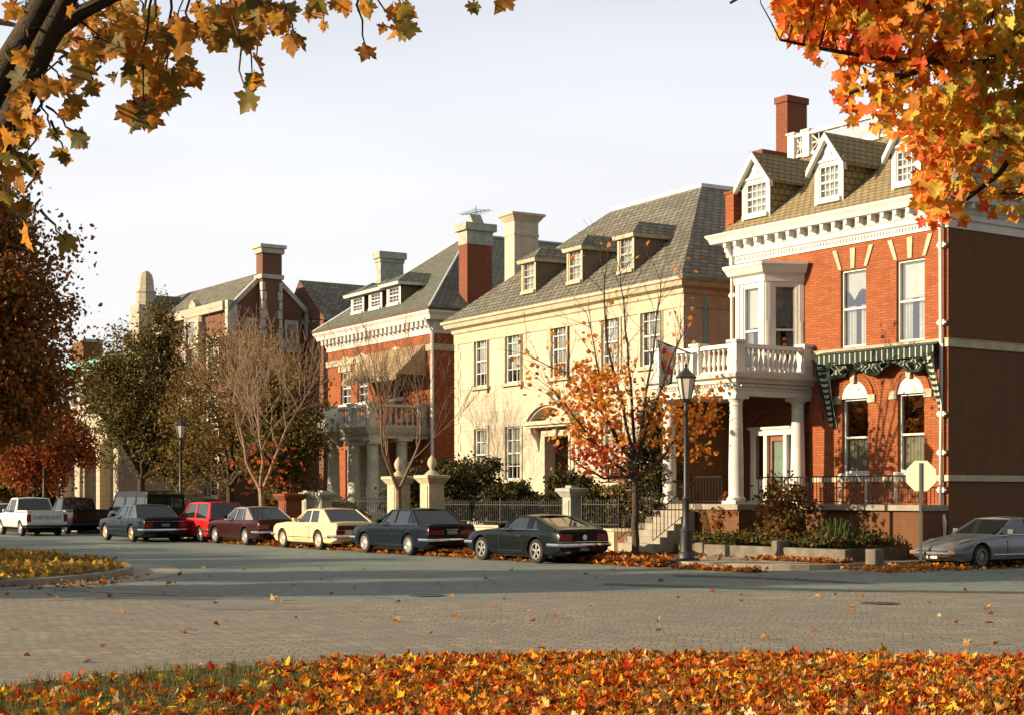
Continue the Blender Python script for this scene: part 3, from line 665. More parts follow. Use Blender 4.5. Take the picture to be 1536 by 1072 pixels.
m = MB(); m.sweep([(cL, 14), (cL, 0), (cR, 0), (cR, 14)], [(0, zc1-.98), (.05, zc1-.98), (.05, zc1-.55), (.12, zc1-.50), (.14, zc1-.36), (.36, zc1-.28), (.42, zc1-.12), (.50, zc1-.08), (.50, zc1+.02), (0, zc1+.02)][::-1]); m.build('cornice', stone, ch)
for px in (733, 783, 853.5, 929, 993): 
    x = Cf.X(px); MB().box(x-.03, x+.03, -.07, -.002, zu0-.3, zc1-.98).build('conductor_strip', darkwood, ch)
zdk = 14.2; run = 5.1
m = MB(); e = .5
A_ = [(cL-e, -e), (cR+e, -e), (cR+e, 14.5), (cL-e, 14.5)]; D_ = [(cL+4.9, run), (cR-5.6, run), (cR-5.6, 9.5), (cL+4.9, 9.5)]
m.add([(x, y, zc1) for x, y in A_]+[(x, y, zdk) for x, y in D_], [(0, 1, 5, 4), (1, 2, 6, 5), (2, 3, 7, 6), (3, 0, 4, 7), (4, 5, 6, 7)])
rfC = m.build('roof', slate, ch)
m = MB(); m.sweep(D_, [(-.1, zdk-.08), (.06, zdk-.08), (.08, zdk+.10), (-.1, zdk+.10)], True); m.build('roof_curb', metalp, rfC)
m = MB(); m.sweep([(cR+e, -e), (cR+e, 14.5)], [(-.02, zc1-.02), (.06, zc1-.02), (.06, zc1+.07), (-.02, zc1+.07)]); m.build('gutter', copper, rfC)
slC = (zdk-zc1)/(run+e)
for pxa, pxb, pyt in ((782, 803.5, 389), (850, 873.5, 371), (926, 951, 352)):
    qf = .30; a, b = Cf.X(pxa, qf), Cf.X(pxb, qf); z0_ = zc1+slC*(qf+e); z1_ = Cf.Z((pxa+pxb)/2, pyt, qf)
    dormer(ch, (a+b)/2, b-a, qf, z0_+.05, z1_, (z1_+.1-zc1)/slC-e-qf+.5, 'hip', stone, slate, plain('weathered_shingle', (.17, .13, .085), .9), .55, 3, 2, .14, blindm, .12)
qc = 2.2; x0_ = Cf.X(757, qc); chimney(ch, x0_, x0_+.85, qc, qc+1.25, zc1-.2, Cf.Z(763, 326, qc)-.1, ashlar, stone, 'mould')
# door hood on brackets with arched pediment
m = MB(); xc = (door[0]+door[1])/2; hw = (Cf.X(870)-Cf.X(797))/2; zh = Cf.Z(838, 629, -.4); hh = Cf.Z(838, 598, -.4)-zh; n = 16
half = hw-.05
cen = (half*half-hh*hh)/(2*hh); Rr = cen+hh; th = math.asin(min(1, half/Rr))
def arc(rr, t): return (xc+rr*math.sin(t), zh-cen+rr*math.cos(t))
for i in range(n):
    t0, t1 = -th+2*th*i/n, -th+2*th*(i+1)/n
    if abs(t0+t1)/2 < th*.0: continue
    for ri, ro, yo in ((Rr-.20, Rr, -.62), (Rr-.28, Rr-.20, -.50)):
        a0, b0, c0_, d0 = arc(ri, t0), arc(ro, t0), arc(ro, t1), arc(ri, t1)
        m.add([(p[0], y, p[1]) for y in (yo, 0) for p in (a0, b0, c0_, d0)], [(0, 1, 2, 3), (1, 5, 6, 2), (0, 3, 7, 4)])
m.box(xc-hw, xc+hw, -.62, 0, zh-.16, zh-.0); m.box(xc-hw+.1, xc+hw-.1, -.5, 0, zh-.25, zh-.16)
for s_ in (-1, 1):
    x = xc+s_*(hw-.28); m.prism([(0, zh-.25), (-.45, zh-.25), (-.40, zh-.45), (-.16, zh-.75), (-.06, zh-1.15), (0, zh-1.2)], 'x', x-.10, x+.10)
m.box(door[0]-.32, door[0], -.06, .0, 1.35, door[3]+.28); m.box(door[1], door[1]+.32, -.06, .0, 1.35, door[3]+.28); m.box(door[0], door[1], -.06, 0, door[3], door[3]+.28)
m.box(door[0]-.12, door[0], -.10, -.058, 1.35, door[3]+.12); m.box(door[1], door[1]+.12, -.10, -.058, 1.35, door[3]+.12); m.box(door[0], door[1], -.10, -.058, door[3], door[3]+.12)
m.prism([(xc-.09, door[3]), (xc+.09, door[3]), (xc+.16, zh-.25), (xc-.16, zh-.25)], 'y', -.20, 0)
m.lathe([(.16, 0), (.19, .12), (.09, .25), (.15, .38), (.11, .52), (.02, .62)], (xc-.05, -.35, zh+hh-.12), 10)
m.build('door_hood', ashlar, ch)
MB().box(door[0]-.3, door[1]+.3, 1.3, 1.36, door[2], door[3]+.2).build('front_door', darkwood, ch)
m = MB()
for xx in (door[0]-.06, door[1]): m.box(xx, xx+.06, .4, 1.3, door[2], door[3])
m.box(door[0], door[1], .4, 1.3, door[3], door[3]+.05); m.build('door_recess', darkwood, ch)
m = MB(); m.box(door[0]-.8, door[1]+.8, -1.6, -.003, .3, 1.35)
for i in range(5): m.box(door[0]-.6, door[1]+.6, -1.6-.33*(i+1), -1.6-.33*i, .3, 1.35-.17*(i+1))
m.build('steps', stone, ch)
m = MB(); m.box(-.06, cR+.06, -.08, -.003, .2, 1.0); m.build('plinth', greystone, ch)
m = MB(); m.tube([(cR+.08, .9, zc1-.1), (cR+.08, .9, 1)], .05, 6); m.build('downspout', copper, ch)
m = MB(); m.wall(-.7, .7, zu0, zu1, -.004, [], .1); sd_ = m.build('side_shutter', darkwood, ch); sd_.location = (cR+.03, 3.4, 0); sd_.rotation_euler = (0, 0, R(90))

# ================================================================ RED BRICK HOUSE WITH THE PORTICO
Mf = Fr(-650, 34.40); Mf.s0 = Mf.X(492); mR = Mf.X(651)
mh = empty('portico_house', (*Mf.W(0, 0), 0), Mf.ang, 'red brick house with a grey stone columned portico and three small joined dormers', 'house')
zt2 = Mf.Z(634, 466, -.6); zW = zt2-.5
zu1 = Mf.Z(519, 560)+.1; zu0 = Mf.Z(519, 606)
ups = [(Mf.X(a), Mf.X(b), zu0, zu1) for a, b in ((511, 526), (536, 552), (586, 604))]
los = [(Mf.X(a), Mf.X(b), 1.2, 4.2) for a, b in ((518, 531), (604, 618))]
dr_ = (Mf.X(556), Mf.X(573), 1.2, 3.9)
m = MB(); m.wall(0, mR, .1, zW, 0, ups+los+[dr_], .35); skirt(m, 0, mR, .1, zW, 0, 14); m.build('wall', red_brick, mh)
for a, b, c, d in ups:
    sash(mh, a, b, c, d, 0, 2, 2, .15, netc, .5)
    xc, r_ = (a+b)/2, (b-a)/2+.12; m = MB()
    for i in range(12):
        a0, a1 = math.pi*i/12, math.pi*(i+1)/12
        m.add([(xc+R_*math.cos(t_), y, d+R_*math.sin(t_)) for y in (-.06, 0) for R_, t_ in ((r_-.12, a0), (r_+.06, a0), (r_+.06, a1), (r_-.12, a1))], [(0, 1, 2, 3), (1, 5, 6, 2), (0, 3, 7, 4)])
    m.prism([(xc+(r_-.1)*math.cos(math.pi*i/10), d+(r_-.1)*math.sin(math.pi*i/10)) for i in range(11)], 'y', -.012, .02); m.build('window_arch', stone, mh)
for a, b, c, d in los: sash(mh, a, b, c, d, 0, 2, 2, .15, netc, .7)
MB().box(dr_[0], dr_[1], .2, .26, dr_[2], dr_[3]).build('front_door', wood, mh)
zbl = Mf.Z(492, 543); m = MB(); m.sweep([(0, 14), (0, 0), (mR, 0), (mR, 14)], [(0, zbl-.30), (.08, zbl-.30), (.10, zbl), (0, zbl)][::-1]); m.build('belt_course', stone, mh)
m = MB(); m.sweep([(0, 14), (0, 0), (mR, 0), (mR, 14)], [(0, zt2-1.0), (.06, zt2-1.0), (.06, zt2-.80), (.10, zt2-.78), (.12, zt2-.42), (.45, zt2-.40), (.50, zt2-.22), (.62, zt2-.08), (.62, zt2), (0, zt2)][::-1]); cn = m.build('cornice', white, mh)
m = MB(); m.box(-.11, .11, -.40, -.10, -.66, -.41)
row('modillion', m, white, cn, [(((mR+.3)*(i+.5)/26-.15, 0, zt2), 0) for i in range(26)]+[((mR, .4+i*.5, zt2), R(90)) for i in range(10)])
e = .6; zr = 15.2; qx = 5.2; m = MB(); xm = mR/2; zz0 = zt2+.12
m.add([(-e, -e, zz0), (mR+e, -e, zz0), (xm, qx, zr), (mR+e, 15, zz0), (-e, 15, zz0), (xm, 15, zr)], [(0, 1, 2), (1, 3, 5, 2), (0, 2, 5, 4), (3, 4, 5)]); rfM = m.build('roof', slate_green, mh)
m = MB(); m.sweep([(-e, 15), (-e, -e), (mR+e, -e), (mR+e, 15)], [(-.6, zt2), (.04, zt2), (.04, zz0+.02), (-.6, zz0)]); m.build('roof_edge', darkwood, rfM)
m = MB(); m.tube([(mR+e, -e, zz0), (xm, qx, zr)], .05, 5); m.tube([(-e, -e, zz0), (xm, qx, zr)], .05, 5); m.tube([(xm, qx, zr), (xm, 15, zr)], .06, 5); m.build('ridge_roll', metalp, rfM)
slM = (zr-zz0)/(qx+e)
for pxa, pxb, pyt in ((526.5, 546, 441), (553, 573, 434), (580, 601, 425)):
    qf = .15; a, b = Mf.X(pxa, qf), Mf.X(pxb, qf); z0_ = zz0+slM*(qf+e); z1_ = Mf.Z((pxa+pxb)/2, pyt, qf)
    dormer(mh, (a+b)/2, b-a, qf, z0_-.05, z1_, 3.9, 'hip', white, slate_green, plain('dormer_side', (.13, .10, .06), .9), .62, 3, 2, .30, None, .2)
qc = 1.7; x1_ = mR+.12; cc_ = chimney(mh, x1_-.8, x1_, qc, qc+1.35, zt2-1, Mf.Z(700, 352, qc), chimney_brick, greystone, 'none')
bpy.data.objects.remove([c for c in cc_.children][0])
zt3 = Mf.Z(700, 334, qc); m = MB(); m.box(x1_-.83, x1_+.03, qc-.03, qc+1.38, Mf.Z(700, 366, qc), zt3-.35); m.box(x1_-.97, x1_+.17, qc-.17, qc+1.52, zt3-.35, zt3)
m.prism([(x1_-.75, zt3), (x1_-.05, zt3), (x1_-.4, zt3+.5)], 'y', qc+.35, qc+.95); m.build('chimney_cap', greystone, cc_)
m = MB(); zz = zt3+.35; xx, yy = x1_-.4, qc+.7; m.tube([(xx, yy, zz), (xx, yy, zz+.55)], .02, 4); m.tube([(xx-1.0, yy-.2, zz+.25), (xx+.9, yy+.2, zz+.25)], .015, 4)
for k in range(7): m.tube([(xx-.8+k*.25, yy-.5, zz+.25), (xx-.8+k*.25, yy+.5, zz+.25)], .009, 4)
m.build('antenna', iron, cc_)
qc = 2.5; x0_ = Mf.X(563.5, qc); zz = Mf.Z(566, 380, qc); cc_ = chimney(mh, x0_, x0_+.6, qc, qc+1.35, zt2, zz-.3, greystone, greystone, 'plain')
m = MB(); m.box(x0_-.14, x0_+.74, qc-.14, qc+1.49, zz-.30, zz+.05); m.build('chimney_cap', greystone, cc_)
# portico
PQ = -2.7; ps = [500.5, 531, 559]; xs_ = [Mf.X(p, PQ) for p in ps]; zf2 = 1.0; zct = Mf.Z(532, 668, PQ)+.3
m = MB(); m.box(xs_[0]-.5, xs_[-1]+.5, PQ-.5, -.004, .1, zf2); m.build('porch_floor', portstone, mh)
for x in xs_: 
    for y in (PQ, PQ+1.5):
        c = column(zct-zf2, .30, portstone, 'portico_column', mh, x, y, zf2, 14)
        if y == PQ:
            m = MB()
            for s_ in (-1, 1): m.lathe([(.13, -.32), (.13, .32)], (x+s_*.30, y, zct-.17), 10, 'y')
            m.build('volute', portstone, c)
pp = [(xs_[0]-.35, 0), (xs_[0]-.35, PQ-.35), (xs_[-1]+.35, PQ-.35), (xs_[-1]+.35, 0)]; ze2 = Mf.Z(532, 641, PQ-.4)
m = MB(); m.sweep(pp, [(0, zct), (0, zct+.3), (.05, zct+.33), (.05, ze2-.35), (.2, ze2-.2), (.35, ze2), (-.6, ze2), (-.6, zct)]); m.add([(x, y, ze2-.004) for x, y in pp], [(0, 1, 2, 3)]); m.add([(x, y, zct+.35) for x, y in pp], [(3, 2, 1, 0)]); m.build('entablature', portstone, mh)
xc = xs_[0]+.3; m = MB(); hw = 1.35; hh = .75
for i in range(14):
    t0, t1 = -1+i/7, -1+(i+1)/7; f = lambda t, o=0: (xc+hw*math.sin(t*math.pi/2)*(1+o*.2), ze2+.05+(hh+o)*max(0, math.cos(t*math.pi/2))**.9)
    a0, b0, c0_, d0 = f(t0, -.0), f(t0, .22), f(t1, .22), f(t1, -.0)
    m.add([(p[0], y, p[1]) for y in (PQ-1.1, PQ-.2) for p in (a0, b0, c0_, d0)], [(0, 1, 2, 3), (1, 5, 6, 2), (0, 3, 7, 4)])
m.box(xc-hw-.15, xc+hw+.15, PQ-1.1, PQ-.2, ze2-.15, ze2+.05); m.prism([(xc+hw*math.sin(t/8*math.pi/2), ze2+.05+hh*math.cos(t/8*math.pi/2)) for t in range(-8, 9)], 'y', PQ-.75, PQ-.3)
for s_ in (-1, 1): m.prism([(PQ-.35, ze2-.15), (PQ-1.0, ze2-.15), (PQ-.9, ze2-.35), (PQ-.45, ze2-.7), (PQ-.35, ze2-.9)], 'x', xc+s_*.95-.12, xc+s_*.95+.12)
m.build('arched_pediment', portstone, mh)
balusters(mh, [(xs_[0]-.1, 0), (xs_[0]-.1, PQ-.1), (xs_[-1]+.1, PQ-.1), (xs_[-1]+.1, 0)], ze2+.02, 1.05, portstone, .27, [(xs_[0]-.1, PQ-.1), (xs_[1], PQ-.1), (xs_[-1]+.1, PQ-.1), (xs_[-1]+.1, -.2)])
# tan awning on the upper floor
awm = plain('tan_awning', (.33, .24, .14), .85); awd = plain('tan_awning_stripe', (.26, .18, .10), .85)
a, b = Mf.X(551, -.2), Mf.X(634, -.2); zA1 = zbl+.05; zA0 = Mf.Z(580, 562, -1.6); m = MB(); nS = 30
for i in range(nS):
    m.cur = i % 2; u, v = a+(b-a)*i/nS, a+(b-a)*(i+1)/nS
    m.quad((u, -1.6, zA0), (v, -1.6, zA0), (v, -.05, zA1), (u, -.05, zA1)); m.quad((u, -1.62, zA0-.28), (v, -1.62, zA0-.22), (v, -1.6, zA0), (u, -1.6, zA0))
m.cur = 0; m.quad((a, -1.6, zA0), (a, -.05, zA0), (a, -.05, zA1)); m.quad((b, -1.6, zA0), (b, -.05, zA0), (b, -.05, zA1)); m.build('awning', [awm, awd], mh)
downspout(mh, [(mR-.05, -.5, zt2-.3), (mR+.05, -.12, zt2-1), (mR+.05, -.12, 3)], .08, metalp)

tudor_brick = bricky('old_brown_brick', (.17, .075, .04), (.13, .06, .035), (.16, .10, .07), .22, .0765, .010, big=.3); trimstone = plain('weathered_white_stone', (.44, .42, .36), .8, var=.3, bmp=.2)
# ================================================================ GABLED TUDOR HOUSE far left of the portico house
Tf = Fr(-800, 37.0); Tf.s0 = Tf.X(228); tR = Tf.X(346); 
th_ = empty('gabled_house', (*Tf.W(0, 0), 0), Tf.ang, 'brick and limestone gabled mansion partly hidden by trees, with a tall capped chimney', 'house')
zE = Tf.Z(346, 462); m = MB()
wn = [(tR*k-.7, tR*k+.7, z0_, z0_+2.2) for k in (.2, .48, .8) for z0_ in (1.8, 5.4, 8.8)]
m.wall(-5, tR, .1, zE, 0, wn, .3); skirt(m, -5, tR, .1, zE, 0, 4.6); m.build('wall', tudor_brick, th_)
for a, b, c, d in wn: sash(th_, a, b, c, d, 0, 2, 3, .12, netc, .5)
for a, b, c, d in wn:
    m = MB()
    for x0_, x1_, z0_, z1_ in ((a-.25, a, c, d), (b, b+.25, c, d), (a-.25, b+.25, d, d+.25), (a-.25, b+.25, c-.2, c)): m.box(x0_, x1_, -.06, .01, z0_, z1_)
    m.build('window_surround', trimstone, th_)
# end gable facing right with chimney
q1 = 4.9; qm = 2.35; zp = zE+2.35; m = MB(); m.add([(tR, 0, zE), (tR, q1, zE), (tR, qm, zp)], [(0, 1, 2)]); m.build('end_gable', tudor_brick, th_)
m = MB()
for qa, qb, za, zb_ in ((-.15, qm, zE+.1, zp+.25), (q1+.15, qm, zE+.1, zp+.25)):
    m.add([(x, y, z) for x in (tR-.2, tR+.14) for y, z in ((qa, za), (qb, zb_), (qb, zb_-.35), (qa, za-.35))], [(0, 1, 2, 3), (4, 7, 6, 5), (0, 4, 5, 1), (3, 2, 6, 7)])
m.box(tR-.25, tR+.14, -.25, .35, zE-1.6, zE+.45); m.box(tR-.25, tR+.14, q1-.1, q1+.3, zE-1.6, zE+.3); m.build('gable_coping', trimstone, th_)
m = MB(); m.add([(-2, -.3, zE), (tR-.1, -.3, zE), (tR-.1, qm, zp), (-2, qm, zp), (tR-.1, q1, zE), (-2, q1, zE)], [(0, 1, 2, 3), (3, 2, 4, 5)])
m.add([(tR-3, q1, zE), (tR-3, 26, zE), (tR+2.4, 26, zE-.6), (tR+2.4, q1, zE-.6), (tR-1, q1, zp-.25), (tR-1, 26, zp-.25)], [(3, 2, 5, 4), (0, 4, 5, 1)]); m.build('roof', slate, th_)
m = MB(); m.add([(tR-3, q1+.02, zE), (tR+2.4, q1+.02, zE-.6), (tR-1, q1+.02, zp-.3)], [(0, 1, 2)]); m.build('wing_gable', tudor_brick, th_)
m = MB(); m.box(-4, tR+2.2, q1, 26, .1, zE-.6); m.build('rear_wing', tudor_brick, th_)
k = 0
for px in (375, 427):                                       # stone framed windows in the end wall
    y0 = 1.0 if px == 375 else 3.4; mm = MB(); mm.box(0, .9, -.08, 0, zE-2.4, zE-.5); o = mm.build('window_surround', trimstone, th_); o.location = (tR+.0, y0, 0); o.rotation_euler = (0, 0, R(90))
    mm = MB(); mm.box(.2, .7, -.10, -.06, zE-2.2, zE-.75); o2 = mm.build('pane', glass, o)
qc = 2.35; zz = Tf.Z(394, 372, qc); x0_ = tR-.25
m = MB(); m.box(x0_, tR+.62, qc-.62, qc+.62, zE-4, zz-.5); cc_ = m.build('chimney', tudor_brick, th_)
m = MB(); m.box(x0_-.12, tR+.74, qc-.74, qc+.74, zz-.5, zz-.2); m.box(x0_-.22, tR+.84, qc-.84, qc+.84, zz-.2, zz); m.box(x0_-.1, tR+.72, qc-.72, qc+.72, zz-2.0, zz-1.75)
for s_ in (-1, 1):
    for j in range(9): 
        z_ = zz-2.2-j*.55; w_ = .26 if j % 2 else .17; m.box(tR+.3, tR+.66, qc+s_*.62-(w_ if s_ > 0 else .03), qc+s_*.62+(w_ if s_ < 0 else .03), z_-.5, z_)
m.build('chimney_cap', trimstone, cc_)
# front cross gable with pinnacle, and stone dormer
z1_ = Tf.Z(228, 408); m = MB(); hw = 3.3; zg = zE-.8; zpk = Tf.Z(235, 443)
m.add([(-hw, -.4, .1), (hw, -.4, .1), (hw, -.4, zg), (0, -.4, zpk), (-hw, -.4, zg), (-hw, 3, .1), (hw, 3, .1), (hw, 3, zg), (-hw, 3, zg)], [(0, 1, 2, 3, 4), (1, 6, 7, 2), (0, 4, 8, 5)])
gb = m.build('front_gable', lightstone, th_)
m = MB(); m.add([(hw+.1, -.35, zg-.1), (hw+.1, 14, zg-.1), (0, 14, zpk+.1), (0, -.35, zpk+.1), (-hw-.1, -.35, zg-.1), (-hw-.1, 14, zg-.1)], [(0, 1, 2, 3), (3, 2, 5, 4)]); m.build('gable_roof', slate, gb)
def pinnacle(x, y, z0, z1, r, par):
    m = MB(); h = z1-z0; m.box(x-r*1.4, x+r*1.4, y-r*1.4, y+r*1.4, z0-2, z0+h*.25); m.lathe([(r*1.25, h*.25), (r*1.1, h*.5), (r*1.25, h*.55), (r*.95, h*.6), (r*.85, h*.8), (r*.7, h*.92), (r*.3, h)], (x, y, z0), 8); return m.build('pinnacle', lightstone, par)
pinnacle(0, -.4, zpk-1.4, z1_, .55, gb)
m = MB()
for k in range(3): m.box(-1.6+k*1.2, -.8+k*1.2, -.46, -.38, zg-3.2, zg-.9)
m.build('pane', glass, gb)
xq = Tf.X(295); zz = Tf.Z(295, 450); m = MB(); m.box(xq-1.1, xq+1.1, -.3, 1.5, zE-2, zz-1.6); m.prism([(xq-1.1, zz-1.6), (xq+1.1, zz-1.6), (xq+.7, zz-.9), (xq+.45, zz-.3), (xq, zz), (xq-.45, zz-.3), (xq-.7, zz-.9)], 'y', -.3, .1)
so_ = m.build('stone_dormer', lightstone, th_); pinnacle(xq-1.0, -.1, zz-1.8, zz-.5, .25, so_); pinnacle(xq+1.0, -.1, zz-1.8, zz-.5, .25, so_)
MB().box(xq-.4, xq+.4, -.34, -.28, zE-1.6, zz-1.5).build('pane', glass, so_)
m = MB(); m.box(3.5, tR-.4, -.35, -.05, zE-.1, zE+.45); m.build('parapet', lightstone, th_)
# small shaded dormer on the rear wing
m = MB(); m.box(0, 1.7, 0, 1.6, zE-.5, zE+.3); m.prism([(-.2, zE+.3), (1.9, zE+.3), (.85, zE+1.2)], 'y', -.1, 2.2); o = m.build('side_dormer', trimstone, th_); o.location = (tR+2.0, 8.0, 0); o.rotation_euler = (0, 0, R(90))

# ================================================================ GOTHIC PORCH and STONE HOUSE, far left
Gf = Fr(-845, 33.5); Gf.s0 = Gf.X(105)
gh = empty('arched_stone_porch', (*Gf.W(0, 0), 0), Gf.ang, 'pale limestone carriage porch with a pointed arch and buttresses', 'porch')
zg1 = Gf.Z(150, 634); gR = Gf.X(196); xa, xb = Gf.X(122), Gf.X(154); m = MB(); zs = Gf.Z(138, 685)
m.wall(0, gR, .1, zg1, 0, [(xa, xb, .1, zg1-1.1)], .9); skirt(m, 0, gR, .1, zg1, 0, 5)
xc, hw = (xa+xb)/2, (xb-xa)/2; zap = zg1-1.1; n = 10
for s_ in (-1, 1):                                          # pointed arch spandrels
    for i in range(n):
        t0, t1 = i/n, (i+1)/n; f = lambda t: (xc+s_*hw*(1-t**1.7), zs+(zap-.25-zs)*math.sin(t*math.pi/2)**.9)
        a0, a1 = f(t0), f(t1); xe = xc+s_*hw
        m.add([(p[0], y, p[1]) for y in (.001, .9) for p in ((xe, a0[1]), a0, a1, (xe, a1[1]))], [(0, 1, 2, 3), (4, 7, 6, 5), (1, 5, 6, 2)])
    m.add([(xc, .001, zap-.25), (xc, .001, zap), (xc+s_*hw, .001, zap), (xc+s_*hw, .001, zap-.25)], [(0, 1, 2, 3)])
for rr in (.0, .22):
    for s_ in (-1, 1):
        pts = [(xc+s_*(hw-rr+.1)*(1-(i/10)**1.7), -.05+rr, zs+(zap-.25-rr-zs)*math.sin(i/10*math.pi/2)**.9) for i in range(11)]; m.tube([(pts[0][0], pts[0][1], .1)]+pts, .09, 6)
m.build('wall', lightstone, gh)
for x in (.3, gR-.35, Gf.X(165)): m = MB(); m.box(x-.32, x+.32, -.75, .0, .1, 4.8); m.prism([(-.75, 4.8), (0, 4.8), (0, 5.5)], 'x', x-.32, x+.32); m.box(x-.25, x+.25, -.3, .0, 5.2, zg1+.5); m.build('buttress', lightstone, gh)
m = MB(); m.sweep([(0, 5), (0, 0), (gR, 0), (gR, 5)], [(0, zg1-.35), (.2, zg1-.25), (.2, zg1+.2), (0, zg1+.3)][::-1])
for i in range(10): x = gR*(i+.5)/10; m.box(x-.1, x+.1, -.15, 0, zg1-.65, zg1-.35)
m.build('parapet', lightstone, gh)
Hf = Fr(-845, 36.0); Hf.s0 = Hf.X(30); hR = Hf.X(190)
hh_ = empty('cream_mansion', (*Hf.W(0, 0), 0), Hf.ang, 'tall cream mansion with green copper roof edge behind the arched porch', 'house')
zh1 = Hf.Z(100, 628); wn = [(x-.6, x+.6, z_, z_+2.0) for x in [2+3.0*i for i in range(int(hR/3))] for z_ in (1.8, 5.6)]
m = MB(); m.wall(0, hR, .1, zh1, 0, wn, .3); skirt(m, 0, hR, .1, zh1, 0, 12)
zh2 = Hf.Z(150, 548); wn2 = [(x-.6, x+.6, zh1+1.0, zh1+2.8) for x in [8.6+2.4*i for i in range(int((hR-9)/2.4))]]
m.wall(8, hR-.5, zh1, zh2, 1.2, wn2, .3); skirt(m, 8, hR-.5, zh1, zh2, 1.2, 11); m.build('wall', lightstone, hh_)
for a, b, c, d in wn+wn2: sash(hh_, a, b, c, d, 1.2 if c > zh1 else 0, 2, 2, .12, None)
m = MB(); m.sweep([(0, 12), (0, 0), (hR, 0), (hR, 12)], [(0, zh1-.6), (.1, zh1-.6), (.5, zh1-.1), (.6, zh1+.3), (0, zh1+.3)][::-1])
for i in range(40): x = hR*(i+.5)/40; m.box(x-.12, x+.12, -.45, -.05, zh1-.5, zh1-.2)
m.build('cornice', white, hh_)
m = MB(); m.sweep([(8, 11), (8, 1.2), (hR-.5, 1.2), (hR-.5, 11)], [(0, zh2-.2), (.4, zh2), (.3, zh2+.7), (-2.5, zh2+1.5), (-2.5, zh2-.2)]); m.add([(x, y, zh2+1.45) for x, y in ((10, 3), (hR-2.5, 3), (hR-2.5, 10), (10, 10))], [(0, 1, 2, 3)]); m.build('roof', copper, hh_)
chimney(hh_, Hf.X(108, 4), Hf.X(125, 4), 4, 5.5, zh2, Hf.Z(118, 510, 4), shade_brown_brick, greystone)
# ================================================================ GROUND, ROADS
def SW(s, p, z=0): v = S.W(s, p); return (v.x, v.y, z)
def roadmat(name, a, b, sc=1.0):
    m, t, bs = nodes(name); co = N(t, 'ShaderNodeTexCoord').outputs['Object']
    c = mixc(t, ramp(t, noise(t, .35*sc, co, 5), 0, 1, .4, .62), a, b)
    c = mixc(t, ramp(t, noise(t, 60, co, 2, .8), 0, .75, .45, .75), c, tuple(min(1, x*2.0) for x in b))
    c = mixc(t, ramp(t, noise(t, 3.3, co, 6), 0, .4), c, tuple(x*.5 for x in a))
    vw = N(t, 'ShaderNodeVectorMath', operation='ADD'); t.links.new(co, vw.inputs[0]); n3 = N(t, 'ShaderNodeTexNoise'); n3.inputs['Scale'].default_value = 1.1; n3.inputs['Detail'].default_value = 6; t.links.new(co, n3.inputs['Vector']); t.links.new(n3.outputs[1], vw.inputs[1])
    vo = N(t, 'ShaderNodeTexVoronoi', feature='DISTANCE_TO_EDGE'); vo.inputs['Scale'].default_value = .28; t.links.new(vw.outputs[0], vo.inputs['Vector'])
    c = mixc(t, ramp(t, vo.outputs[0], .75, 0, .0, .007), c, (.03, .035, .03))
    t.links.new(c, bs.inputs['Base Color']); bs.inputs['Roughness'].default_value = .8; bs.inputs['Specular IOR Level'].default_value = .35
    bump(t, bs, noise(t, 45, co, 3, .8), .6, .02); return m
asphalt = roadmat('asphalt', (.145, .172, .155), (.19, .22, .19))
streakm = plain('dark_streak', (.07, .085, .08), .7, var=.4, vs=3)
asphalt_patch = roadmat('pale_asphalt_patch', (.16, .155, .135), (.21, .20, .17))
m_, t_, b_ = nodes('hex_pavers'); co = N(t_, 'ShaderNodeTexCoord').outputs['UV']
bk = N(t_, 'ShaderNodeTexBrick'); bk.offset = .5
for k, v in (('Scale', 1), ('Brick Width', .22), ('Row Height', .19), ('Mortar Size', .014), ('Mortar Smooth', .6)): bk.inputs[k].default_value = v
bk.inputs['Color1'].default_value = (.34, .275, .195, 1); bk.inputs['Color2'].default_value = (.20, .175, .135, 1); bk.inputs['Mortar'].default_value = (.09, .08, .06, 1)
mp = N(t_, 'ShaderNodeMapping'); mp.inputs['Rotation'].default_value = (0, 0, R(9))
wv_ = N(t_, 'ShaderNodeVectorMath', operation='ADD'); nz = N(t_, 'ShaderNodeTexNoise'); nz.inputs['Scale'].default_value = .25; t_.links.new(co, nz.inputs['Vector'])
t_.links.new(co, mp.inputs[0]); t_.links.new(mp.outputs[0], wv_.inputs[0]); t_.links.new(nz.outputs[1], wv_.inputs[1]); t_.links.new(wv_.outputs[0], bk.inputs['Vector'])
c = mixc(t_, ramp(t_, noise(t_, .22, co, 5), 0, .6), bk.outputs[0], (.15, .15, .125)); c = mixc(t_, ramp(t_, noise(t_, 1.3, co, 7, .8), 0, .65, .42, .62), c, (.13, .12, .09)); c = mixc(t_, ramp(t_, noise(t_, 55, co, 2, .8), 0, .4, .5, .75), c, (.40, .34, .25))
t_.links.new(c, b_.inputs['Base Color']); b_.inputs['Roughness'].default_value = .85
iv = N(t_, 'ShaderNodeMath', operation='SUBTRACT'); iv.inputs[0].default_value = 1; t_.links.new(bk.outputs['Fac'], iv.inputs[1]); bump(t_, b_, iv.outputs[0], .8, .02)
pavers = m_
soil = plain('leafy_soil', (.14, .095, .045), .95, var=.5, vs=4, bmp=.5)
lawn = plain('lawn', (.075, .085, .025), .95, var=.5, vs=5, bmp=.4)
verge_m = plain('leaf_strewn_dirt', (.16, .10, .05), .95, var=.5, vs=3, bmp=.5)
roadline = plain('road_paint', (.62, .60, .54), .7, var=.35, vs=12)
def struct(name, m, mat, **k): o = m.build(name, mat, None, **k); o['kind'] = 'structure'; return o
m = MB(); m.quad((-900, -300, -.03), (900, -300, -.03), (900, 1500, -.03), (-900, 1500, -.03)); struct('ground', m, lawn)
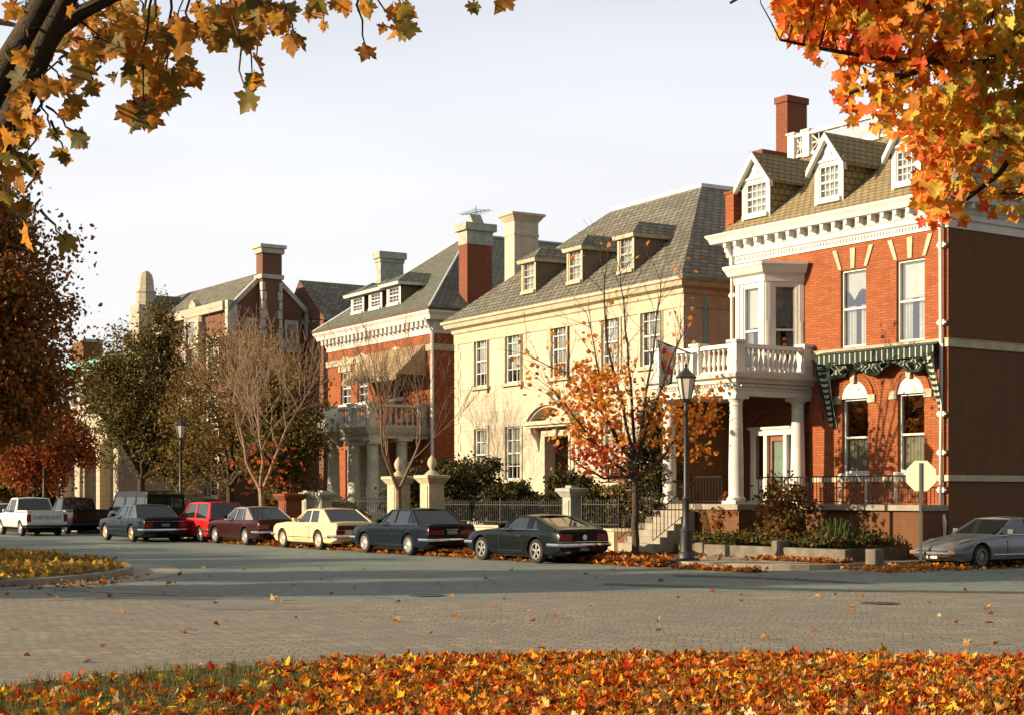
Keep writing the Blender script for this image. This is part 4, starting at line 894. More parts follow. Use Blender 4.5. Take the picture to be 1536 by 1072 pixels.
m = MB(); m.add([SW(-320, -40), SW(60, -40), SW(60, 26.9), SW(-18, 26.9), SW(-18, 160), SW(-28, 160), SW(-28, 26.9), SW(-320, 26.9)], [tuple(range(8))]); struct('road', m, asphalt)
# block paving of the junction, from the near grass to a ragged line across the street
edge = [(-60, 30.5), (-30, 30.3), (-12, 30.0), (-7.5, 29.6), (-4.5, 28.2), (-1.5, 28.6), (.5, 30.2), (4, 30.6), (9, 30.2), (14, 29.6), (30, 28), (60, 20)]
er = random.Random(3); edge = [(a[0]+(b[0]-a[0])*k/14, a[1]+(b[1]-a[1])*k/14+er.uniform(-.22, .22)+.35*math.sin((a[0]+(b[0]-a[0])*k/14)*.9)) for a, b in zip(edge, edge[1:]) for k in range(14)]+[edge[-1]]
m = MB(); m.add([(60, -20, .004), *[(x, y, .004) for x, y in edge[::-1]], (-60, -20, .004)], [tuple(range(len(edge)+2))]); struct('paved_crossing', m, pavers)
m = MB(); m.add([(*ground_at(px, py), .008) for px, py in ((75, 884), (200, 877), (330, 884), (372, 896), (420, 908), (470, 914), (300, 914), (240, 902), (270, 893), (180, 889))], [tuple(range(9, -1, -1))]); struct('road_patch', m, asphalt_patch)
for i, (s_, p) in enumerate(((-46.3, 20.7), (-59.0, 20.8), (-72, 20.8), (-85, 20.8))):
    m = MB(); m.add([SW(s_, p-.06, .008), SW(s_+3.2, p-.06, .008), SW(s_+3.2, p+.06, .008), SW(s_, p+.06, .008)], [(0, 1, 2, 3)]); struct('lane_marking', m, roadline)
for pts in (((905, 874), (1100, 879), (1300, 884), (1536, 887), (1536, 890), (1300, 887), (1100, 883), (905, 877)), ((1010, 861), (1120, 864), (1230, 869), (1320, 876), (1230, 872), (1120, 867), (1010, 864))):
    m = MB(); m.add([(*ground_at(px, py), .009) for px, py in pts], [tuple(range(len(pts)-1, -1, -1))]); struct('road_streak', m, streakm)  # narrow dark streaks laid flat on the road
for px, py in ((640, 893), (1320, 905)):
    g_ = ground_at(px, py); m = MB(); m.lathe([(.33, .006), (.33, .016), (.30, .018), (.29, .014), (.05, .014)], (g_.x, g_.y, 0), 24); struct('road_manhole', m, iron)
# kerb with the rounded corner, verge, sidewalk
kp = [(-260, 26.9), (-31, 26.9)]+[(-31+3*math.sin(R(a)), 29.9-3*math.cos(R(a))) for a in range(9, 91, 9)]+[(-28, 120)]
kpw = [SW(*q)[:2] for q in kp]
m = MB(); m.sweep(kpw, [(0, -.02), (0, .13), (-.02, .15), (-.16, .15), (-.16, -.02)]); struct('kerb', m, concrete, recalc=True)
m = MB(); m.add([SW(a, b, .142) for a, b in [(kp[0][0], 27.0)]+[(a-.1, b+.1) for a, b in kp[1:]]+[(-28.1, 260), (-260, 260)]], [tuple(range(len(kp)+2))]); struct('verge', m, verge_m)
m = MB(); m.add([SW(a, b, .148) for a, b in ((-260, 28.1), (-28.9, 28.1), (-28.9, 29.85), (-260, 29.85))], [(0, 1, 2, 3)]); m.add([SW(a, b, .152) for a, b in ((-33.6, 27.05), (-30.6, 27.05), (-29.4, 28.3), (-29.2, 29.0), (-33.6, 28.4))], [(0, 1, 2, 3, 4)]); struct('sidewalk', m, concrete)
# yards, raised behind their walls
def yard(s0, s1, p0, p1, z, mat): m = MB(); m.box(s0, s1, p0, p1, .1, z); m.v = [SW(a, b, c) for a, b, c in m.v]; return struct('yard', m, mat)
s_of = lambda px, p: S.X(px, p)
yard(s_of(1000, 30.2), -29.0, 30.15, 34.2, .46, soil); yard(s_of(650, 30), s_of(958, 30)-.1, 30.2, 60, .80, lawn); yard(s_of(500, 30)-60, s_of(650, 30)-.6, 30.3, 60, .5, soil)
# medians
def island(name, pts, z, kz=.15, mat=lawn):
    m = MB(); m.add([(x, y, z) for x, y in pts], [tuple(range(len(pts)))]); struct(name, m, mat, recalc=False)
    m = MB(); m.sweep(pts, [(-.01, -.02), (.13, -.02), (.13, kz-.02), (.11, kz), (-.01, kz)], True); return struct(name+'_kerb', m, concrete, recalc=True)
ipt = [ground_at(px, py, .15) for px, py in ((0, 869), (60, 866), (120, 861), (165, 855.5), (186, 851), (191, 847.5), (183, 843.5), (160, 838.5), (120, 833.5), (60, 828), (0, 823.5))]
u_ = -S.r
isl = [(p.x, p.y) for p in ipt]; far = ipt[-1]+u_*120; near = ipt[0]+u_*132+S.n*-1
isl = [(-13.6, 28.6), (-12.0, 30.4), *isl, (far.x, far.y), (far.x-18, far.y-2), (-26, 27)][::1]
island('median', isl, .147)
m = MB(); tipc = [ground_at(px, py) for px, py in ((180, 842), (215, 845), (250, 848), (268, 853), (272, 857), (262, 862), (235, 867), (190, 872), (100, 879), (0, 884), (0, 868), (120, 862), (186, 852))]
m.add([(p.x, p.y, .010) for p in tipc], [tuple(range(len(tipc)))]); struct('gutter', m, concrete)
npt = [(-4.9, 12.6), (-4.9, 13.9), (-4.45, 14.6), (-3.6, 15.5), (-2.6, 16.1), (-1.2, 16.6), (.8, 16.9), (3, 16.9), (5.6, 16.6), (9, 15.8), (14, 13.5), (20, 8), (24, -12), (-12, -12), (-12, 10.4), (-7, 11.6)]
island('grass', npt[::-1], .15)

# ================================================================ WALLS, FENCES, PILLARS
def wstreet(name, label, cat, group=None): return empty(name, (0, 0, 0), 0, label, cat, group)
class SF:                                                    # builder in street coordinates placed with a root at its base
    def __init__(s, name, label, cat, s0, p0, z0=.15, group=None):
        v = S.W(s0, p0); s.o = empty(name, (v.x, v.y, z0), S.ang, label, cat, group)
lw = SF('low_wall', 'low concrete garden wall with square posts along the sidewalk by the red brick house', 'wall', s_of(1045, 30), 30.0)
lowm = plain('shade_dark_concrete', (.17, .15, .115), .9, var=.4, vs=3, bmp=.4); L = -28.4-s_of(1045, 30); MB().box(0, L, -.11, .11, -.02, .33).build('coping_wall', lowm, lw.o, bevel=.01)  # concrete darkened: the wall's shade is put into its colour
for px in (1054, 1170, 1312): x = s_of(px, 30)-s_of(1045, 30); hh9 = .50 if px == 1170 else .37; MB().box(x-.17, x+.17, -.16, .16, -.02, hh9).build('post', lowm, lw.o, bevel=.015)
rw = SF('retaining_wall', 'low pale retaining wall under the iron fence of the cream house', 'wall', s_of(655, 30), 30.0)
Lr = s_of(925, 30)-s_of(655, 30); m = MB(); m.box(0, Lr, -.1, .15, -.02, .62); m.box(-.02, Lr+.02, -.16, .2, .622, .70); m.build('wall', stone, rw.o)
bpier = SF('brick_pier', 'low dark brick pier where the cream house fence meets the brick house steps', 'wall', s_of(930, 30), 30.0); m = MB(); m.box(0, .9, -.2, .2, -.02, .62); m.build('pier', shade_brown_brick, bpier.o); m = MB(); m.box(-.05, .95, -.25, .25, .622, .72); m.build('cap', concrete, bpier.o)
def fence(label, px0, px1, p, z0, z1, sp=.12, group=None):
    s0, s1 = s_of(px0, p), s_of(px1, p); f = SF('iron_fence', label, 'fence', s0, p, z0, group); h = z1-z0; L = s1-s0
    m = MB(); m.box(0, L, -.015, .015, h-.12, h-.09); m.box(0, L, -.015, .015, .10, .13); m.build('rail', iron, f.o)
    m = MB(); n = int(L/sp)
    for i in range(n+1):
        x = L*i/n; m.box(x-.009, x+.009, -.009, .009, 0, h-.02); m.add([(x-.02, -.02, h-.04), (x+.02, -.02, h-.04), (x+.02, .02, h-.04), (x-.02, .02, h-.04), (x, 0, h+.07)], [(0, 1, 4), (1, 2, 4), (2, 3, 4), (3, 0, 4)])
    m.build('pickets', iron, f.o)
    n = max(1, int(L/2.4))
    for i in range(n+1): x = L*i/n; m = MB(); m.box(x-.022, x+.022, -.022, .022, 0, h+.06); m.lathe([(.035, h+.06), (.04, h+.1), (.01, h+.15)], (x, 0, 0), 6); m.build('post', iron, f.o)
    return f.o
fence('black iron picket fence on the pale wall in front of the cream house', 668, 843, 29.98, .86, 1.66)
fence('black iron fence between the grey pillar and the brick house steps', 873, 928, 29.98, .86, 1.70)
fence('black iron picket fence in front of the columned portico', 499, 582, 30.0, .15, 1.75, .14)
def pillar(label, px, p, z0, z1, w_, mat, style, group):
    s0 = s_of(px, p); f = SF('gate_pillar', label, 'pillar', s0, p, z0, group); h = z1-z0; r = w_/2
    m = MB(); m.box(-r, r, -r, r, -.05, h-.28); m.box(-r-.05, r+.05, -r-.05, r+.05, -.05, .3)
    for s_ in (-1, 1):
        m.box(-r+.08, r-.08, s_*(r+.02)-.01, s_*(r+.02)+.01, .4, h-.4)
    m.build('shaft', mat, f.o, bevel=.012)
    m = MB(); m.sweep([(-r, r), (-r, -r), (r, -r), (r, r)], [(-.05, h-.30), (.03, h-.30), (.14, h-.14), (.17, h-.12), (.17, h-.02), (-.05, h)], True); m.box(-r, r, -r, r, h-.1, h-.005); c = m.build('cap', mat, f.o)
    if style: m = MB(); m.lathe([(r*.95, 0), (r*.8, .06), (r*.45, .16), (.07, .22), (.10, .27), (.16, .38), (.17, .48), (.13, .6), (.05, .70), (.02, .74)], (0, 0, h-.02), 16); m.build('urn_finial', mat, f.o, smooth=True)
    else: m = MB(); m.box(-r*.7, r*.7, -r*.7, r*.7, h-.01, h+.07); m.build('cap_block', mat, f.o)
G2 = 'stone pillars along the sidewalk'
pillar('tall pale stone gate pillar with pinecone finial, right of the bare tree', 648, 30, .15, 2.62, .64, stone, 1, G2)
pillar('tall pale stone gate pillar partly behind the bare tree trunk', 598, 30, .15, 2.60, .64, stone, 1, G2)
pillar('grey granite pillar standing in the cream house fence', 858, 30, .15, 2.12, .44, greystone, 0, G2)
pillar('short grey pillar nearest the portico, left of the iron fence', 486, 30.0, .15, 2.0, .5, greystone, 0, G2)
pillar('short grey pillar second from the portico, behind the cream car', 463, 31.2, .15, 2.0, .5, greystone, 0, G2)
pillar('squat dark brick pillar with grey cap, leftmost of the sidewalk pillars', 435, 30.0, .15, 1.95, .75, dark_brick, 0, G2)
cw = SF('cream_balustrade', 'short cream balustrade wall behind the dark van', 'wall', s_of(178, 31), 31); L = s_of(246, 31)-s_of(178, 31)
m = MB(); m.box(0, L, -.12, .12, 1.55, 1.75); m.box(0, L, -.12, .12, .0, .5)
for i in range(26): m.box(L*i/26, L*i/26+.12, -.06, .06, .5, 1.55)
for k in (0, .33, .66, 1): m.box(L*k-.22, L*k+.22, -.2, .2, 0, 1.85)
m.build('rail', stone, cw.o)

# ================================================================ STREET LAMPS, SIGN, FLAG
lampglass = plain('frosted_lamp_glass', (.55, .50, .42), .25, var=.1, spec=.6)
def lamp(x, y, label, h=4.28, group='iron street lamps on the sidewalk'):
    t = empty('street_lamp', (x, y, .148), R(20), label, 'street lamp', group)
    m = MB(); m.box(-.27, .27, -.27, .27, 0, .07); m.lathe([(.23, .07), (.22, .18), (.17, .24), (.155, .75), (.17, .8), (.12, .88), (.09, 1.0), (.085, 1.6), (.11, 1.64), (.07, 1.72), (.055, h-.35), (.08, h-.3), (.05, h-.2), (.06, h-.08)], (0, 0, 0), 12); m.build('post', iron, t, smooth=True)
    m = MB(); m.lathe([(.05, h-.1), (.10, h-.06), (.13, h)], (0, 0, 0), 6)
    for k in range(6):
        a = 2*math.pi*(k+.5)/6; m.tube([(.135*math.cos(a), .135*math.sin(a), h), (.245*math.cos(a), .245*math.sin(a), h+.56)], .013, 4)
    m.lathe([(.27, h+.55), (.285, h+.58), (.20, h+.66), (.10, h+.76), (.05, h+.80), (.03, h+.86), (.045, h+.9), (.015, h+.96), (.008, h+1.05)], (0, 0, 0), 6); m.build('lantern_frame', iron, t)
    m = MB(); m.lathe([(.125, h+.01), (.235, h+.55)], (0, 0, 0), 6); m.build('lantern_glass', lampglass, t); return t
p = ground_at(1029, 840, .15); lamp(p.x, p.y, 'black iron street lamp with a six-sided lantern in front of the porch')
for px, lab in ((271, 'black iron street lamp standing beyond the teal sedan, among dark trees'), (66, 'farthest black iron street lamp near the red leafed tree')):
    v = S.W(s_of(px, 27.4), 27.4); lamp(v.x, v.y, lab)
sg = at(1381, 713, 40.0); t = empty('stop_sign', (sg.x, sg.y, .14), R(-32), 'pale back of an octagonal road sign on a thin dark post by the low wall', 'road sign')
m = MB(); m.box(-.035, .035, -.02, .02, 0, sg.z+.33-.14); m.build('post', iron, t)
m = MB(); r_ = .42; m.prism([(r_*math.cos(R(22.5+45*k)), sg.z-.14+r_*math.sin(R(22.5+45*k))) for k in range(8)], 'y', .022, .028); m.build('sign_plate', plain('sign_back_metal', (.50, .49, .36), .55, var=.15), t)
m = MB(); m.prism([(r_*.97*math.cos(R(22.5+45*k)), sg.z-.14+r_*.97*math.sin(R(22.5+45*k))) for k in range(8)], 'y', .029, .031); m.build('red_face', plain('sign_red', (.5, .02, .02), .5, var=0), t)
# seasonal banner of maple leaves on a pole from the balcony
ft = at(1001, 538, 46.4); fb = at(1046, 530, 46.0); fl = empty('leaf_flag', tuple(ft), 0, 'white banner with red and orange maple leaves hanging from a slanted pole', 'flag')
def rel(v): return Vector(v)-ft
p1_, p2_ = rel(at(986, 511, 46.3)), rel(at(1045, 534, 46.95)); m = MB(); m.tube([p1_, rel(at(1015, 522, 46.6)), p2_], .024, 6); m.build('pole', iron, fl)
wf = plain('banner_cloth', (.62, .62, .58), .9, var=.1)
A0, A1, A2, A3 = rel(at(987, 512.5, 46.3)), rel(at(1014.5, 522, 46.6)), rel(at(1007, 574, 46.5)), rel(at(988, 580, 46.35)); m = MB()
nn = 8
def FP(u, v, o=0): a = A0.lerp(A1, u); b = A3.lerp(A2, u); q = a.lerp(b, v); w2 = .04*math.sin(u*9+v*3); return q+Vector((w2*.5, -w2-o, 0))
for i in range(nn):
    for j in range(nn): m.quad(FP(i/nn, j/nn), FP((i+1)/nn, j/nn), FP((i+1)/nn, (j+1)/nn), FP(i/nn, (j+1)/nn))
m.build('cloth', wf, fl)
m = MB(); m.tube([A1, FP(1, .5), A2], .022, 4); m.tube([A2, A3], .028, 4); m.tube([A0+Vector((0, -.04, 0)), FP(.3, .5, .05), FP(.62, .95, .05)], .022, 4); m.build('hem', iron, fl)
for (u, v, s_, rot, cm) in ((.30, .17, .26, .3, (.45, .015, .015)), (.76, .26, .24, 2.0, (.80, .24, .03)), (.52, .28, .22, 1.0, (.85, .50, .08)), (.48, .46, .24, 4.2, (.62, .07, .02)), (.70, .64, .26, 1.2, (.40, .010, .02))):
    m = MB(); c_ = FP(u, v, .03); ex = (A1-A0).normalized(); ez = Vector((0, 0, 1)); pts = HALF+[(-x, y) for x, y in HALF[-2:0:-1]]
    m.add([c_+(ex*(x*math.cos(rot)-y*math.sin(rot))+ez*(x*math.sin(rot)+y*math.cos(rot)))*s_+Vector((0, -.01*0, 0)) for x, y in pts], [tuple(range(len(pts)))]); m.build('leaf_print', plain('print_%g' % u, cm, .8, var=0), fl)

# ================================================================ CARS
def paint(name, c, metal=.0, rough=.28): return plain(name, c, rough, metal=metal, var=.06, vs=1, spec=.12, coat=.35 if max(c) > .1 else .22)
def darkglass():
    m, t, b = nodes('car_glass'); b.inputs['Base Color'].default_value = (.012, .016, .016, 1); b.inputs['Roughness'].default_value = .03; b.inputs['Specular IOR Level'].default_value = .8; b.inputs['IOR'].default_value = 1.55; return m
cglass = darkglass()
chrome = plain('chrome', (.72, .73, .75), .12, metal=1, var=0); rubber = plain('tyre_rubber', (.016, .016, .016), .85, var=.2); silver = plain('silver_wheel', (.42, .42, .41), .25, metal=.55, var=0)
blackp = plain('black_trim', (.012, .012, .012), .6, var=0); redl = plain('tail_lamp_red', (.16, .010, .008), .25, var=.1, coat=.3); amber = plain('amber_lamp', (.6, .16, .02), .25, var=0); platem = plain('plate_blue', (.10, .17, .22), .5, var=0); platew = plain('plate_white', (.66, .66, .60), .5, var=0)
wellm = plain('wheel_well', (.006, .006, .006), .95, var=0)
def text(body, size, mat, parent, loc, rot, name='lettering', ext=.002):
    cu = bpy.data.curves.new(name, 'FONT'); cu.body = body; cu.size = size; cu.align_x = 'CENTER'; cu.align_y = 'CENTER'; cu.extrude = ext
    o = bpy.data.objects.new(name, cu); COL.objects.link(o); dg = bpy.context.evaluated_depsgraph_get(); me = bpy.data.meshes.new_from_object(o.evaluated_get(dg))
    bpy.data.objects.remove(o); me.materials.clear(); me.materials.append(mat); o = bpy.data.objects.new(name, me); COL.objects.link(o); o.parent = parent; o.location = loc; o.rotation_euler = rot; return o
def interp(pr, x):
    if x <= pr[0][0]: return pr[0][1]
    for (a, b), (c, d) in zip(pr, pr[1:]):
        if x <= c: return b+(d-b)*(x-a)/(c-a)
    return pr[-1][1]
def car(label, cat, pos, head, sp, group='cars parked along the kerb', name='parked_car'):
    """local x forward from the rear axle, y left"""
    t = empty(name, (pos[0], pos[1], .004), head, label, cat, group)
    wb, ro, fo, W = sp['wb'], sp['ro'], sp['fo'], sp['W']; top = sp['top']; pm = sp['paint']; wr = sp.get('wr', .32); sill = sp.get('sill', .22); Ra = wr+.065
    xs = sorted(set([round(-ro+i*.05, 3) for i in range(int((wb+ro+fo)/.05)+1)]+[wb+fo]+[a for a, _ in top]+[xc+Ra*math.cos(R(k)) for xc in (0, wb) for k in range(0, 181, 12)]))
    xs = [x for x in xs if -ro <= x <= wb+fo]
    def hw(x):
        w = W/2; tr = max(0, (-ro+.55-x)/.55); tf = max(0, (x-(wb+fo-.7))/.7); return w-sp.get('tr', .07)*tr**2-sp.get('tf', .12)*tf**2
    def rest(x):
        e = min(x+ro, wb+fo-x); return sill+(max(0, .35-e)/.35)*.12
    def bot(x):
        z = rest(x)
        for xc in (0, wb):
            d = abs(x-xc)
            if d < Ra: z = max(z, wr+math.sqrt(max(0, Ra*Ra-d*d)))
        return z
    F_ = [0, .06, .30, .55, .78, .90, .97, 1]; O_ = [-.11, -.035, -.005, 0, -.012, -.03, -.065, -.14]
    secs = []
    for x in xs:
        zt, zb, w, z0 = interp(top, x), bot(x), hw(x), rest(x)
        if sp.get('round'): zt -= sp['round']*max(0, (x-(wb+fo-.25))/.25)**2
        half = [(w+o_, max(zb, z0+(zt-z0)*f_)) for f_, o_ in zip(F_, O_)]+[(w*.5, zt+.018)]
        secs.append([(x, y, z) for y, z in half]+[(x, 0, zt+.026)]+[(x, -y, z) for y, z in half[::-1]])
    n = len(secs[0]); vs = [v for s_ in secs for v in s_]; fs = []
    for i in range(len(secs)-1):
        for k in range(n): fs.append((i*n+k, i*n+(k+1) % n, (i+1)*n+(k+1) % n, (i+1)*n+k))
    fs += [tuple(range(n)), tuple(range(len(vs)-1, len(vs)-n-1, -1))]
    m = MB(); m.add(vs, fs); body = m.build('body', pm, t, smooth=True, recalc=True, sharp=28)
    m = MB(); m.box(-Ra+.02, Ra-.02, -W/2+.25, W/2-.25, .2, wr+Ra-.03); m.box(wb-Ra+.02, wb+Ra-.02, -W/2+.25, W/2-.25, .2, wr+Ra-.03); m.box(-ro+.5, wb+fo-.5, -W/2+.2, W/2-.2, .16, .3); m.build('underbody', wellm, t)
    # cabin
    xa, xb, xc_, xd = sp['cab']; zr = sp['zr']; wbs = sp.get('wc', W/2-.11); wrf = sp.get('wrf', W/2-.27)
    za, zd_ = interp(top, xa), interp(top, xd); zl = lambda x: interp([(xd, zd_), (xa, za)], x)-.02 if xd < xa else za
    tp = [(xd, 0), (xc_, 1), (xb, 1), (xa, 0)]
    def T(x, tt, s_, o_=0):
        zb_ = zl(x); cr = .035*math.sin(math.pi*min(1, max(0, (x-xc_)/(xb-xc_)))) if tt > .99 else 0
        return (x, s_*(wbs+(wrf-wbs)*tt+o_), zb_+(zr-zb_)*tt+cr)
    def topt(x): return max(0, min(1, interp(tp, x)))
    rx = [xc_+(xb-xc_)*i/6 for i in range(7)]
    ring = lambda s_: [T(xd, 0, s_)]+[T(x, 1, s_) for x in rx]+[T(xa, 0, s_)]
    Lr, Rr_ = ring(1), ring(-1); m = MB(); n = len(Lr); m.add(Lr+Rr_, [tuple(range(n)), tuple(range(2*n-1, n-1, -1))]+[(i, n+i, n+i+1, i+1) for i in range(n-1)]+[(0, n-1, 2*n-1, n)])
    gl = m.build('cabin_glass', cglass, t, recalc=True)
    rc = sp.get('roofm', pm); m = MB()
    for i in range(6):                                      # roof skin
        a, b = rx[i], rx[i+1]; P = [T(a, 1, 1), T(b, 1, 1), T(b, 1, -1), T(a, 1, -1)]
        lo_ = [(x, y*1.02, z-.03) for x, y, z in P]; hi_ = [(x, y*1.0, z+.012) for x, y, z in P]; mid = [((hi_[0][0]), 0, hi_[0][2]+.035), (hi_[1][0], 0, hi_[1][2]+.035)]
        m.add(lo_+hi_+mid, [(4, 5, 9, 8), (8, 9, 6, 7), (0, 1, 5, 4), (2, 3, 7, 6)]+([(0, 4, 8, 7, 3)] if i == 0 else [])+([(1, 2, 6, 9, 5)] if i == 5 else []))
    m.build('roof', rc, t, smooth=True, recalc=False)
    def strip(s_, pts, o_=.012):
        v = [T(x, q, s_, o_) for x, q in pts]+[T(x, q, s_, -.02) for x, q in pts]; n = len(pts)
        m.add(v, [tuple(range(n)), tuple(range(2*n-1, n-1, -1))]+[(i, (i+1) % n, n+(i+1) % n, n+i) for i in range(n)])
    for s_ in (-1, 1):
        m = MB()
        for pl in sp['pillars']: strip(s_, pl)
        strip(s_, [(xc_, .96), (xb, .96), (xb, 1.02), (xc_, 1.02)], .014)
        m.tube([T(xa, 0, s_, .0), T(xb, 1, s_, .0)], .03, 6); m.tube([T(xd, 0, s_, 0), T(xc_, 1, s_, 0)], sp.get('crear', .035), 6)
        m.build('side_pillars', rc, t)
    if sp.get('fast'):                                      # fastback shoulders beside the rear window
        m = MB(); f0 = .22
        for s_ in (-1, 1):
            a, b = T(xd, 0, s_, .02), T(xc_, 1, s_, .02); a2, b2 = (a[0], a[1]*(.70), a[2]+.012), (b[0], b[1]*(.80), b[2]+.03)
            m.add([(a[0], a[1], a[2]+.012), a2, b2, (b[0], b[1], b[2]+.015)], [(0, 1, 2, 3)])
        a, b = T(xd, 0, 1), T(xc_, 1, 1); k = .22; y1 = a[1]+(b[1]-a[1])*k; m.add([(a[0], -a[1], a[2]+.014), (a[0], a[1], a[2]+.014), (a[0]+(b[0]-a[0])*k, y1, a[2]+(b[2]-a[2])*k+.014), (a[0]+(b[0]-a[0])*k, -y1, a[2]+(b[2]-a[2])*k+.014)], [(0, 1, 2, 3)])
        m.build('fastback_panel', rc, t)
    # wheels
    wm = None
    for xw in (0, wb):
        for s_ in (1, -1):
            if wm is None:
                m = MB(); m.lathe([(wr*.62, .0), (wr*.62, -.10), (wr*.93, -.10), (wr, -.075), (wr, .075), (wr*.93, .10), (wr*.64, .10), (wr*.62, .0)], (0, 0, 0), 28, 'y', cap=False); wm = m.build('wheel', rubber, t, smooth=True); wh = wm
                m = MB(); st = sp.get('rim', 'cap'); rm_ = sp.get('rimm', silver)
                m.lathe([(wr*.64, .075), (wr*.68, .104), (wr*.60, .108), (wr*.56, .03)], (0, 0, 0), 24, 'y', cap=False)
                if st == 'spoke':
                    for k in range(5):
                        a = 2*math.pi*k/5+.3; ca, sa = math.cos(a), math.sin(a); w1, w2 = .022, .042
                        P = lambda r, w, y: (r*ca-w*sa, y, r*sa+w*ca); m.add([P(.02, -w1, .085), P(.02, w1, .085), P(wr*.6, w2, .075), P(wr*.6, -w2, .075)], [(0, 1, 2, 3)])
                    m.lathe([(.001, .09), (.045, .095), (.05, .08)], (0, 0, 0), 12, 'y')
                elif st == 'cap': m.lathe([(wr*.57, .07), (wr*.5, .092), (wr*.36, .088), (wr*.3, .10), (wr*.12, .115), (.001, .118)], (0, 0, 0), 24, 'y')
                else: m.lathe([(wr*.57, .06), (wr*.34, .06), (wr*.30, .095), (wr*.1, .105), (.001, .106)], (0, 0, 0), 24, 'y')
                rm = m.build('rim', rm_, wh, smooth=True); MB().lathe([(wr*.6, .02), (.001, .02)], (0, 0, 0), 16, 'y').build('brake_drum', wellm, wh)
            else: wh = dup(wm, t)
            wh.location = (xw, s_*(W/2-.125), wr); wh.rotation_euler = (0, 0, 0 if s_ > 0 else math.pi)
    # trim
    m = MB(); y = W/2; zb_ = sp.get('zb', .50); xr = -ro
    for s_, xe, sg_ in (('rb', xr, -1), ('fb', wb+fo, 1)):
        h_ = sp.get('bh', .07); ins = sp.get('tr', .07) if s_ == 'rb' else sp.get('tf', .12); yy = y-ins+.02; b = MB()
        b.tube([(xe-sg_*.45, yy+ins*.55, zb_), (xe+sg_*.03, yy, zb_), (xe+sg_*.085, yy-.12, zb_), (xe+sg_*.10, 0, zb_), (xe+sg_*.085, -yy+.12, zb_), (xe+sg_*.03, -yy, zb_), (xe-sg_*.45, -yy-ins*.55, zb_)], h_*.72, 8)
        b.build('bumper', sp.get('bm', chrome), t, smooth=True)
    for (y0, y1, z0, z1, mt, nm) in sp.get('rear', []):
        for s_ in ((1, -1) if y0 > 0 or nm != 'plate' else (1,)):
            b = MB(); b.box(xr-.022, xr+.02, min(s_*y0, s_*y1), max(s_*y0, s_*y1), z0, z1); b.build(nm, mt, t)
            if y0 < 0: break
    for (y0, y1, z0, z1, mt, nm) in sp.get('front', []):
        for s_ in (1, -1):
            b = MB(); b.box(wb+fo-.02, wb+fo+.022, min(s_*y0, s_*y1), max(s_*y0, s_*y1), z0, z1); b.build(nm, mt, t)
            if y0 < 0: break
    b = MB()
    for x in sp['doors']:
        for s_ in (-1, 1): b.box(x-.006, x+.006, s_*(hw(x)+.001)-.003, s_*(hw(x)+.001)+.003, sill+.1, interp(top, x)-.12)
    for x0_, x1_ in zip(sp['doors'][:-1], sp['doors'][1:]):
        for s_ in (-1, 1): b.box(x0_, x1_, s_*(W/2-.008)-.004, s_*(W/2-.008)+.004, sill+.095, sill+.107)
    b.build('door_seam', blackp, t)
    b = MB()
    for x in sp['doors'][:-1]:
        for s_ in (-1, 1): zz = interp(top, x)-.17; b.box(x+.08, x+.24, s_*(W/2-.005)-.015, s_*(W/2-.005)+.02, zz-.012, zz+.012)
    b.build('door_handle', chrome, t)
    if sp.get('trim'):
        b = MB()
        for z_, mt in sp['trim']:
            for s_ in (-1, 1):
                for xx0, xx1 in ((Ra+.05, wb-Ra-.05), (-ro+.3, -Ra-.03)): b.box(xx0, xx1, s_*(W/2)-.006, s_*(W/2)+.006, z_-.012, z_+.012)
        b.build('side_moulding', chrome, t)
    if sp.get('belt', 1):
        b = MB()
        for s_ in (-1, 1): b.tube([T(xa, 0, s_, .016), T((xa+xd)/2, 0, s_, .016), T(xd, 0, s_, .016)], .011, 4)
        b.build('belt_moulding', chrome, t)
    b = MB()
    for s_ in (-1, 1): b.box(xa-.45, xa-.33, min(s_*(wbs+.08), s_*(wbs+.24)), max(s_*(wbs+.08), s_*(wbs+.24)), za+.03, za+.14)
    b.build('mirror', sp.get('mirm', pm), t)
    return t
def park(px, p=25.0, W=1.8): v = S.W(s_of(px, p), p)+S.n*(W/2-.02); return (v.x, v.y)
HD = math.atan2(-S.r.y, -S.r.x)
def wide(a, b, c, d): return [(a, 0), (b, 0), (d, 1), (c, 1)]
# 1 dark fastback coupe
sp = dict(wb=2.74, ro=1.05, fo=.86, W=1.83, wr=.335, paint=paint('black_green_paint', (.004, .007, .007)), zr=1.27, cab=(1.95, 1.20, .45, -.82), zb=.52, bh=.08, rim='spoke',
  top=[(-1.05, .86), (-1.0, .93), (-.8, .955), (-.2, .955), (.1, .94), (.6, .91), (1.4, .90), (1.95, .93), (2.6, .90), (3.35, .82), (3.55, .74), (3.6, .60)],
  pillars=[[(.30, 0), (.55, 0), (.62, 1), (.30, 1)], [(-.82, 0), (.02, 0), (.22, .72), (.55, .9), (.5, 1), (.45, 1), (-.60, .16)], [(1.62, 0), (1.68, 0), (1.28, .9), (1.22, .98)]], fast=1, doors=[.62, 1.78],
  rear=[(.42, .80, .64, .82, redl, 'tail_light'), (-.16, .16, .36, .44, platem, 'plate'), (-.93+.05, .88, .60, .615, chrome, 'trim_strip')], tf=.10)
p = park(803, W=1.83); c1_ = car('dark green-black fastback coupe with five-spoke wheels, nearest of the parked row', 'car', p, HD, sp)
t_ = c1_; m = MB(); m.lathe([(.085, 0), (.085, .02), (.06, .03)], (-1.10, 0, .73), 16, 'y'); o = m.build('fuel_cap', chrome, t_); o.rotation_euler = (0, 0, 0)
m = MB(); m.v = []; m.tube([(-1.085, 0, .73), (-1.065, 0, .73)], .075, 14); m.build('rear_emblem', chrome, t_); bpy.data.objects.remove(o)
text('F8·636', .07, metalp, t_, (-1.078, 0, .40), (R(90), 0, R(-90)), 'plate_lettering')
